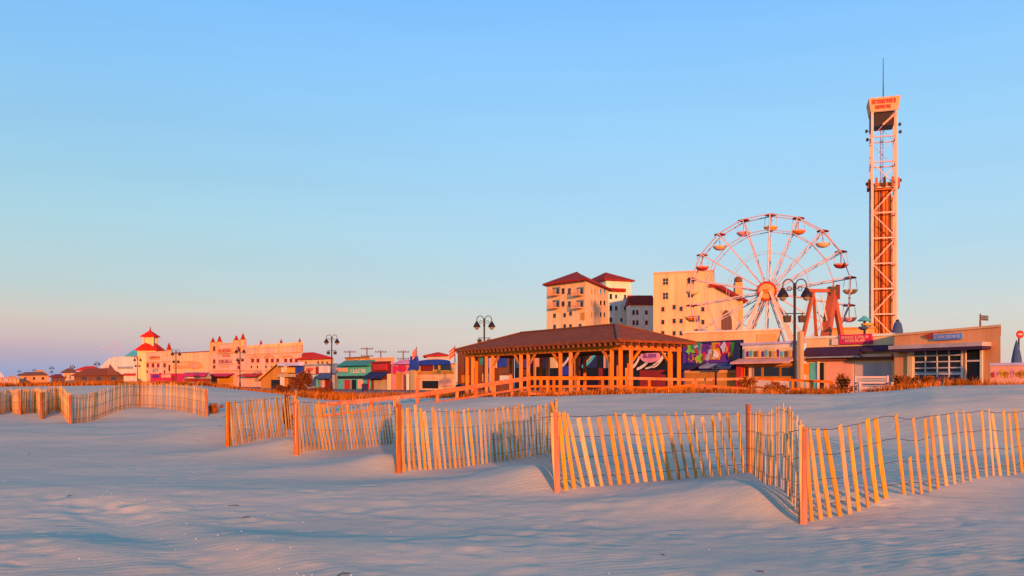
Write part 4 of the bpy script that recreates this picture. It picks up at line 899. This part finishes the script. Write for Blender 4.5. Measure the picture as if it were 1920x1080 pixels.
# ------------------------------------------------------------------ far left: castle, hall, low houses
def cone(x, y, z, r, h, parent, name='spire', m=HOTROOF):
    part(name, MB().lathe((x,y,z), [(r*.75,0),(r*.7,h*.06),(r*.42,h*.4),(r*.36,h*.6),(r*.05,h)], 10), m, parent)
def castle():
    f = Fac(396, 190, 462, 176); r = thing('castle_arcade', f.base(), 'pink castle-like arcade with red spires and battlements', 'arcade building')
    z = body('wall', f, 645, 14, ROSE, r, 420, cap=CREAM)
    for px in (399, 411.5, 443, 455.5):
        p = f.P(f.t(px), z)+f.back(.8); tw = part('turret', MB().lathe(p, [(.75,-2),(.75,.5),(.85,.6)], 10), SALMON, r); cone(p.x, p.y, z+.5, .85, 1.15 if px in (399,443) else 1.45, tw)
    s = board(f, 411, 438, 653, 663, .0, .3, 'sign', SALMON, r); letters(f, 412, 437, 655, 662, 7, .3, RED, s); letters(f, 417, 433, 665, 670, 4, .02, RED, r); s2 = board(f, 411, 439, 673, 684, .0, .2, 'sign', PINKW, r); letters(f, 412, 437, 675, 682, 6, .2, DKRED, s2); letters(f, 412, 433, 686, 690, 7, .02, SALMON, r)
    for py, h in ((654,9), (678,8), (688,6)): window(f, 402, py, 5, h, r, PEACH, DKRED); window(f, 448, py+1, 5, h, r, PEACH, DKRED)
    board(f, 397, 461, 694, 696, .0, .15, 'string_course', SALMON, r)
    awning(f, 393, 441, 700, 706, 1.8, MAG, r); board(f, 397, 409, 707, 718, .0, .05, 'doorway', GOLD, r); board(f, 412, 438, 707, 718, .0, .05, 'doorway', GOLD, r)
    g = Fac(462, 176, 566, 160); zg = body('wing_wall', g, 652, 12, ROSE, r, 500, cap=CREAM)
    cr = MB(); n = 26
    for i in range(n): t = g.len*(i+.2)/n; g.tb(cr, t, t+g.len/n*.5, zg+.18, zg+.7, -.5, .1)
    part('battlements', cr, CREAM, r)
    for px, h in ((489,2.4), (527,2.2), (562,2.)):
        p = g.P(g.t(px), zg-.3)+g.back(.7); tw = part('turret', MB().lathe(p, [(.6,-1),(.6,.6),(.7,.7)], 10), SALMON, r); cone(p.x, p.y, zg+.35, .62, h*.55, tw)
    for px in (474, 484, 501, 511, 521, 536, 546, 556): window(g, px, 676, 5.5, 7, r, PINKW, DKRED)
    for a, c in ((469,489), (496,516), (531,551)):
        t0, t1 = g.t(a), g.t(c); z1 = g.z((a+c)/2, 672); tr = MB(); tm = (t0+t1)/2
        for k in range(8):
            q0, q1 = math.pi*k/8, math.pi*(k+1)/8; tr.beam(g.P(tm+(t1-t0)/2*math.cos(q0), z1+.45*math.sin(q0), .12), g.P(tm+(t1-t0)/2*math.cos(q1), z1+.45*math.sin(q1), .12), .16)
        part('arch_trim', tr, SALMON, r)
    for px in (529, 540, 551, 561): window(g, px, 689, 3.5, 5, r, CREAM, DKRED)
    board(g, 463, 565, 662, 663.5, .0, .12, 'string_course', SALMON, r); board(g, 463, 565, 694, 695.5, .0, .12, 'string_course', SALMON, r)
    for px in (472, 483, 499, 510): window(g, px, 688, 3.5, 5, r, CREAM)
    letters(g, 489, 515, 666, 671, 8, .02, SALMON, r); letters(g, 522, 546, 666, 671, 8, .02, SALMON, r)
    awning(g, 458, 494, 700, 706, 1.6, RED, r)
    h_ = Fac(566, 160, 626, 151); zh = body('end_wall', h_, 672, 11, CREAM, r, 590, parapet=False)
    e = .6; bk = h_.back(12).xy; bh = h_.back(5.5); pts = [h_.P(-e,0,e).xy+bk, h_.P(-e,0,e).xy, h_.P(h_.len+e,0,e).xy, h_.P(h_.len+e,0,e).xy+bk]
    part('red_roof', hip_roof(pts, (h_.P(.3,zh+1.35)+bh, h_.P(h_.len*.35,zh+1.35)+bh), zh+.05), REDROOF, r)
    for px in (574, 597, 605, 614): window(h_, px, 680, 4, 4.5, r, CREAM, BROWNW)
castle()
def hall():
    f = Fac(262, 225, 322, 212); r = thing('boardwalk_hall', f.base(), 'cream hall with a two-tier red pagoda tower', 'hall')
    z = body('wall', f, 660, 14, ROSE, r, 300, cap=CREAM)
    for px in (268, 277, 287, 297, 309): window(f, px, 685, 5, 7.5, r, PINKW, DKRED)
    s = board(f, 281, 301, 667, 674, .0, .15, 'sign', SALMON, r); letters(f, 282, 300, 668.5, 673, 8, .15, DKRED, s)
    window(f, 318, 690, 4, 12, r, PEACH)
    q = f.P(f.t(281), 0)+f.back(4.); zl, zm, zn, zo = Z(656,222), Z(642,222), Z(630,222), Z(618,222)
    def sq(cx, cy, h): return [(cx-h,cy-h), (cx+h,cy-h), (cx+h,cy+h), (cx-h,cy+h)]
    part('tower_base', MB().box(q.x-2.3,q.x+2.3,q.y-2.3,q.y+2.3,ZB,zl), CREAM, r)
    part('lower_roof', hip_roof(sq(q.x,q.y,2.9), [(q.x-1.1,q.y-1.1,zm), (q.x+1.1,q.y+1.1,zm)], zl+.02), REDROOF, r)
    lt = MB()
    for a in (-1, 1):
        for b in (-1, 1): lt.box(q.x+a*1.2-.22,q.x+a*1.2+.22,q.y+b*1.2-.22,q.y+b*1.2+.22,zm-.9,zn)
    lt.box(q.x-.9,q.x+.9,q.y-.9,q.y+.9,zm-.9,zn-.2); part('lantern', lt, CREAM, r)
    part('upper_roof', hip_roof(sq(q.x,q.y,1.9), [(q.x,q.y-.1,zo), (q.x,q.y+.1,zo)], zn+.02), REDROOF, r)
    part('finial', MB().lathe((q.x,q.y,zo-.3), [(.3,0),(.18,.5),(.05,1.3)], 8), HOTROOF, r)
    p = f.P(f.t(317), z)+f.back(.9); part('corner_turret', MB().lathe(p, [(.7,-1),(.7,.3),(.8,.4)], 10), SALMON, r); cone(p.x, p.y, z+.4, .95, 1.9, r, 'corner_spire')
    for px in (268, 276, 309): window(f, px, 697, 3.5, 6, r, CREAM, DKRED)
    board(f, 263, 321, 678, 679.5, .0, .15, 'string_course', SALMON, r)
    g = Fac(322, 212, 397, 198); body('wing_wall', g, 661, 14, CREAM, r, 360, cap=HOTROOF)
    t0, t1 = g.t(326), g.t(380); z0, z1 = g.z(352, 690), g.z(352, 677)
    pts = [g.P(t0,z0,.01), g.P(t1,z0,.01)]+[g.P((t0+t1)/2+(t1-t0)/2*math.cos(a), z0+.35+(z1-z0-.35)*math.sin(a)**.6, .01) for a in [math.pi*k/14 for k in range(15)]]
    part('arched_marquee', MB().prism(pts, (g.n.x*.25, g.n.y*.25, 0)), SALMON, r)
    board(g, 361, 374, 682, 690, .25, .35, 'marquee_sign', PINKW, r)
    s = MB(); g.box(s, 334, 354, 681, 686, .26, .32); part('marquee_panel', s, PEACH, r)
hall()
f, r = arcade(282, 190, 345, 182, 702, 'low magenta and purple kiosk row in front of the cream hall', MAG, [('sign',286,300,703,708,PURPLE), ('sign',304,320,702,708,PINKW), ('door',322,328,704,716,DKRED), ('sign',300,303,699,710,RED)], 'kiosk_row')
f, r = arcade(345, 182, 394, 178, 699, 'low grey and red kiosk row between the hall and the castle', GREYW, [('awning',348,392,699,706,MAG), ('sign',352,364,701,709,WHITE), ('panel',346,394,710,716,DKRED)], 'kiosk_row')
# white barrel-roofed building
f = Fac(187, 262, 264, 250); r = thing('white_barrel_hall', f.base(), 'white rounded-roof hall left of the red pagoda tower', 'hall')
zb = f.z(225, 688); zz = f.z(225, 669); pts = [f.P(0,ZB), f.P(f.len,ZB), f.P(f.len,zb+.3)]+[f.P(f.len*q, zb+(zz-zb)*s) for q, s in ((.95,.6), (.86,.93), (.72,1.), (.38,1.), (.24,.85), (.12,.45), (.03,.05))]+[f.P(0,zb-.3)]
part('wall', MB().prism(pts, f.back(20)), WHITE, r); board(f, 222, 250, 687, 691, .0, .3, 'grey_band', GREYW, r); board(f, 234, 255, 700, 704, .0, .6, 'red_awning', RED, r)
# teal roof behind
simple_block(238, 275, 272, 268, 668, 9, SALMON, 'building with teal hip roof behind the pagoda tower', roof=(2.2, TEAL))
# brown roofed long house
def long_house(px0, Y0, px1, Y1, pye, pyr, depth, m, rm, label, gable=None):
    f = Fac(px0, Y0, px1, Y1); r = thing('beach_house', f.base(), label, 'house', 'low houses at the far left'); zE, zR = f.z((px0+px1)/2, pye), f.z((px0+px1)/2, pyr)
    part('wall', MB().prism([f.P(0,ZB-.3), f.P(f.len,ZB-.3), f.P(f.len,zE), f.P(0,zE)], f.back(depth)), m, r); bh = f.back(depth/2)
    e = .6; bk = f.back(depth+2*e).xy; pts = [f.P(-e,0,e).xy+bk, f.P(-e,0,e).xy, f.P(f.len+e,0,e).xy, f.P(f.len+e,0,e).xy+bk]; k = min(f.len*.3, depth*.6)
    part('roof', hip_roof(pts, (f.P(k,zR)+bh, f.P(f.len-k,zR)+bh), zE+.03), rm, r)
    for i in range(3):
        px = px0+(px1-px0)*(i+.7)/3.4; window(f, px, (pye+716)/2, (px1-px0)*.09, (716-pye)*.4, r, m)
    if gable:
        a, t_, b, pk = gable; q0, q1, qm = f.t(a), f.t(b), f.t(t_); zg = f.z(t_, pk)
        part('gable', MB().prism([f.P(q0,zE-.2,.5), f.P(q1,zE-.2,.5), f.P(qm,zg,.5)], f.back(depth*.6)), BROWNW, r)
long_house(140, 205, 232, 190, 703, 690, 10, BROWNW, BROWNROOF, 'long low house with a dark brown roof and pointed gable', (203,210,228,682))
long_house(118, 270, 146, 262, 698, 690, 9, PEACH, BROWNW, 'small peach house behind the left end of the brown roof')
long_house(36, 300, 92, 280, 703, 697, 10, SALMON, BROWNW, 'reddish low house third from the left edge')
long_house(62, 330, 88, 320, 699, 693, 9, PINKW, SALMON, 'pink house with a raised roof behind the reddish low house')
long_house(96, 250, 122, 242, 706, 701, 8, BROWNW, DKRED, 'tiny dark red house between the reddish and peach houses')
long_house(-14, 330, 10, 322, 707, 698, 10, PINKW, WHITE, 'pale house cut by the left edge of the picture')
long_house(12, 290, 36, 282, 709, 704, 8, PEACH, SALMON, 'small peach house second from the left edge')
long_house(146, 260, 190, 252, 693, 686, 10, SALMON, REDROOF, 'house with a red roof above the long brown roof')
# thin swing ride far left
p = W(218, 640, 290); r = thing('star_ride', (p.x,p.y,ZB), 'thin far ride of masts with small hanging cars above the white hall', 'ride')
part('mast', MB().tube([(p.x,p.y,ZB), (p.x,p.y,p.z)], .08, 6), LAV, r)
for px, py in ((194,652), (206,652), (219,642), (232,651)):
    q = W(px, py, 290); part('arm', MB().beam((p.x,p.y,Z(664,290)), q, .07), LAV, r); part('car', MB().lathe(q, [(.1,-.35),(.32,-.2),(.3,.15),(.05,.35)], 8), LAV, r)

# dark street items on the sand-side of the boardwalk
def bin_(px, Y, label):
    x, y = XY(px, Y); z = max(zt(x, y), 0); r = thing('litter_bin', (x, y, z), label, 'litter bin', 'litter bins'); part('drum', MB().lathe((x,y,z-.1), [(.28,0),(.31,.1),(.33,.9),(.35,.92),(.35,.98)], 14), NAVY, r); part('lid', MB().lathe((x,y,z+.88), [(.36,0),(.34,.12),(.15,.22)], 14), METAL, r)
bin_(684, 95, 'dark blue litter bin in front of the navy awning shop'); bin_(1767, 43, 'dark litter bin below the gridded window of the salmon shop')
bin_(862, 70, 'dark litter bin at the left foot of the pavilion')

# ------------------------------------------------------------------ sky, sun, camera
SX, SY, EL = .19, -.98, 6.6
def world():
    w = bpy.data.worlds.new('World'); bpy.context.scene.world = w; w.use_nodes = True; nt = w.node_tree; N = nt.nodes; L = nt.links
    for n in list(N): N.remove(n)
    out = N.new('ShaderNodeOutputWorld'); tc = N.new('ShaderNodeTexCoord'); sp = N.new('ShaderNodeSeparateXYZ'); L.new(tc.outputs['Generated'], sp.inputs[0])
    def lin(c): return tuple(((v/255+.055)/1.055)**2.4 if v > 10 else v/255/12.92 for v in c)+(1,)
    def ramp(stops):
        cr = N.new('ShaderNodeValToRGB'); el = cr.color_ramp.elements; cr.color_ramp.interpolation = 'B_SPLINE' if False else 'EASE'
        cr.color_ramp.interpolation = 'LINEAR'
        while len(el) < len(stops): el.new(.5)
        for e, (p, c) in zip(el, stops): e.position = p; e.color = lin(c)
        L.new(mz.outputs[0], cr.inputs[0]); return cr
    mz = N.new('ShaderNodeMapRange'); mz.inputs['From Min'].default_value = -.1; mz.inputs['From Max'].default_value = .9; L.new(sp.outputs['Z'], mz.inputs['Value'])
    def s(z): return (z+.1)
    left = ramp([(s(-.1),(110,110,140)), (s(0),(148,158,202)), (s(.013),(156,163,200)), (s(.026),(178,166,190)), (s(.043),(202,180,186)), (s(.062),(207,193,188)), (s(.08),(202,203,198)), (s(.1),(190,208,210)), (s(.133),(180,210,218)), (s(.173),(170,211,225)), (s(.232),(155,205,232)), (s(.324),(137,197,244)), (s(.41),(124,191,252)), (s(.9),(70,130,225))])
    right = ramp([(s(-.1),(120,115,135)), (s(0),(218,196,190)), (s(.03),(220,203,192)), (s(.05),(217,208,199)), (s(.07),(210,212,207)), (s(.09),(200,214,216)), (s(.113),(190,215,226)), (s(.15),(179,217,236)), (s(.2),(169,214,243)), (s(.28),(154,210,250)), (s(.36),(139,200,254)), (s(.41),(127,192,255)), (s(.9),(70,130,225))])
    mxf = N.new('ShaderNodeMapRange'); mxf.inputs['From Min'].default_value = -.55; mxf.inputs['From Max'].default_value = .15; mxf.interpolation_type = 'SMOOTHSTEP'; L.new(sp.outputs['X'], mxf.inputs['Value'])
    mx = N.new('ShaderNodeMix'); mx.data_type = 'RGBA'; L.new(mxf.outputs[0], mx.inputs['Factor']); L.new(left.outputs[0], mx.inputs['A']); L.new(right.outputs[0], mx.inputs['B'])
    mph = N.new('ShaderNodeMapping'); mph.inputs['Scale'].default_value = (1.2, 1.2, 16); L.new(tc.outputs['Generated'], mph.inputs[0])
    nh = N.new('ShaderNodeTexNoise'); nh.inputs['Scale'].default_value = 2.2; nh.inputs['Detail'].default_value = 5; L.new(mph.outputs[0], nh.inputs['Vector'])
    mh = N.new('ShaderNodeMapRange'); mh.inputs['From Min'].default_value = .3; mh.inputs['From Max'].default_value = .7; mh.inputs['To Min'].default_value = .98; mh.inputs['To Max'].default_value = 1.018; L.new(nh.outputs['Fac'], mh.inputs['Value'])
    hz = N.new('ShaderNodeMix'); hz.data_type = 'RGBA'; hz.blend_type = 'MULTIPLY'; hz.inputs['Factor'].default_value = 1; L.new(mx.outputs['Result'], hz.inputs['A']); L.new(mh.outputs[0], hz.inputs['B'])
    b1 = N.new('ShaderNodeBackground'); b1.inputs['Strength'].default_value = .98; L.new(hz.outputs['Result'], b1.inputs['Color'])
    sk = N.new('ShaderNodeTexSky'); sk.sky_type = 'NISHITA'; sk.sun_disc = False; sk.sun_elevation = rad(EL); sk.sun_rotation = math.atan2(SX, SY); sk.altitude = 0
    b2 = N.new('ShaderNodeBackground'); b2.inputs['Strength'].default_value = .008; L.new(sk.outputs[0], b2.inputs['Color'])
    ad = N.new('ShaderNodeAddShader'); L.new(b1.outputs[0], ad.inputs[0]); L.new(b2.outputs[0], ad.inputs[1]); L.new(ad.outputs[0], out.inputs['Surface'])
world()
sd = bpy.data.lights.new('sun', 'SUN'); sd.energy = 6.4; sd.angle = rad(1.0); sd.color = (1., .37, .10)
so = bpy.data.objects.new('sun', sd); col.objects.link(so)
so.rotation_euler = Vector((-SX, -SY, -math.tan(rad(EL)))).to_track_quat('-Z', 'Y').to_euler(); so.location = (20, -40, 20)
cd = bpy.data.cameras.new('camera'); cd.sensor_width = 36; cd.lens = 36*F/1920; cd.shift_y = (HY-540)/1920; cd.clip_start = .1; cd.clip_end = 8000
co = bpy.data.objects.new('camera', cd); col.objects.link(co); co.location = (0, 0, HC); co.rotation_euler = (rad(90), 0, 0)
sc = bpy.context.scene; sc.camera = co
sc.view_settings.view_transform = 'Standard'; sc.view_settings.look = 'None'; sc.view_settings.exposure = 0
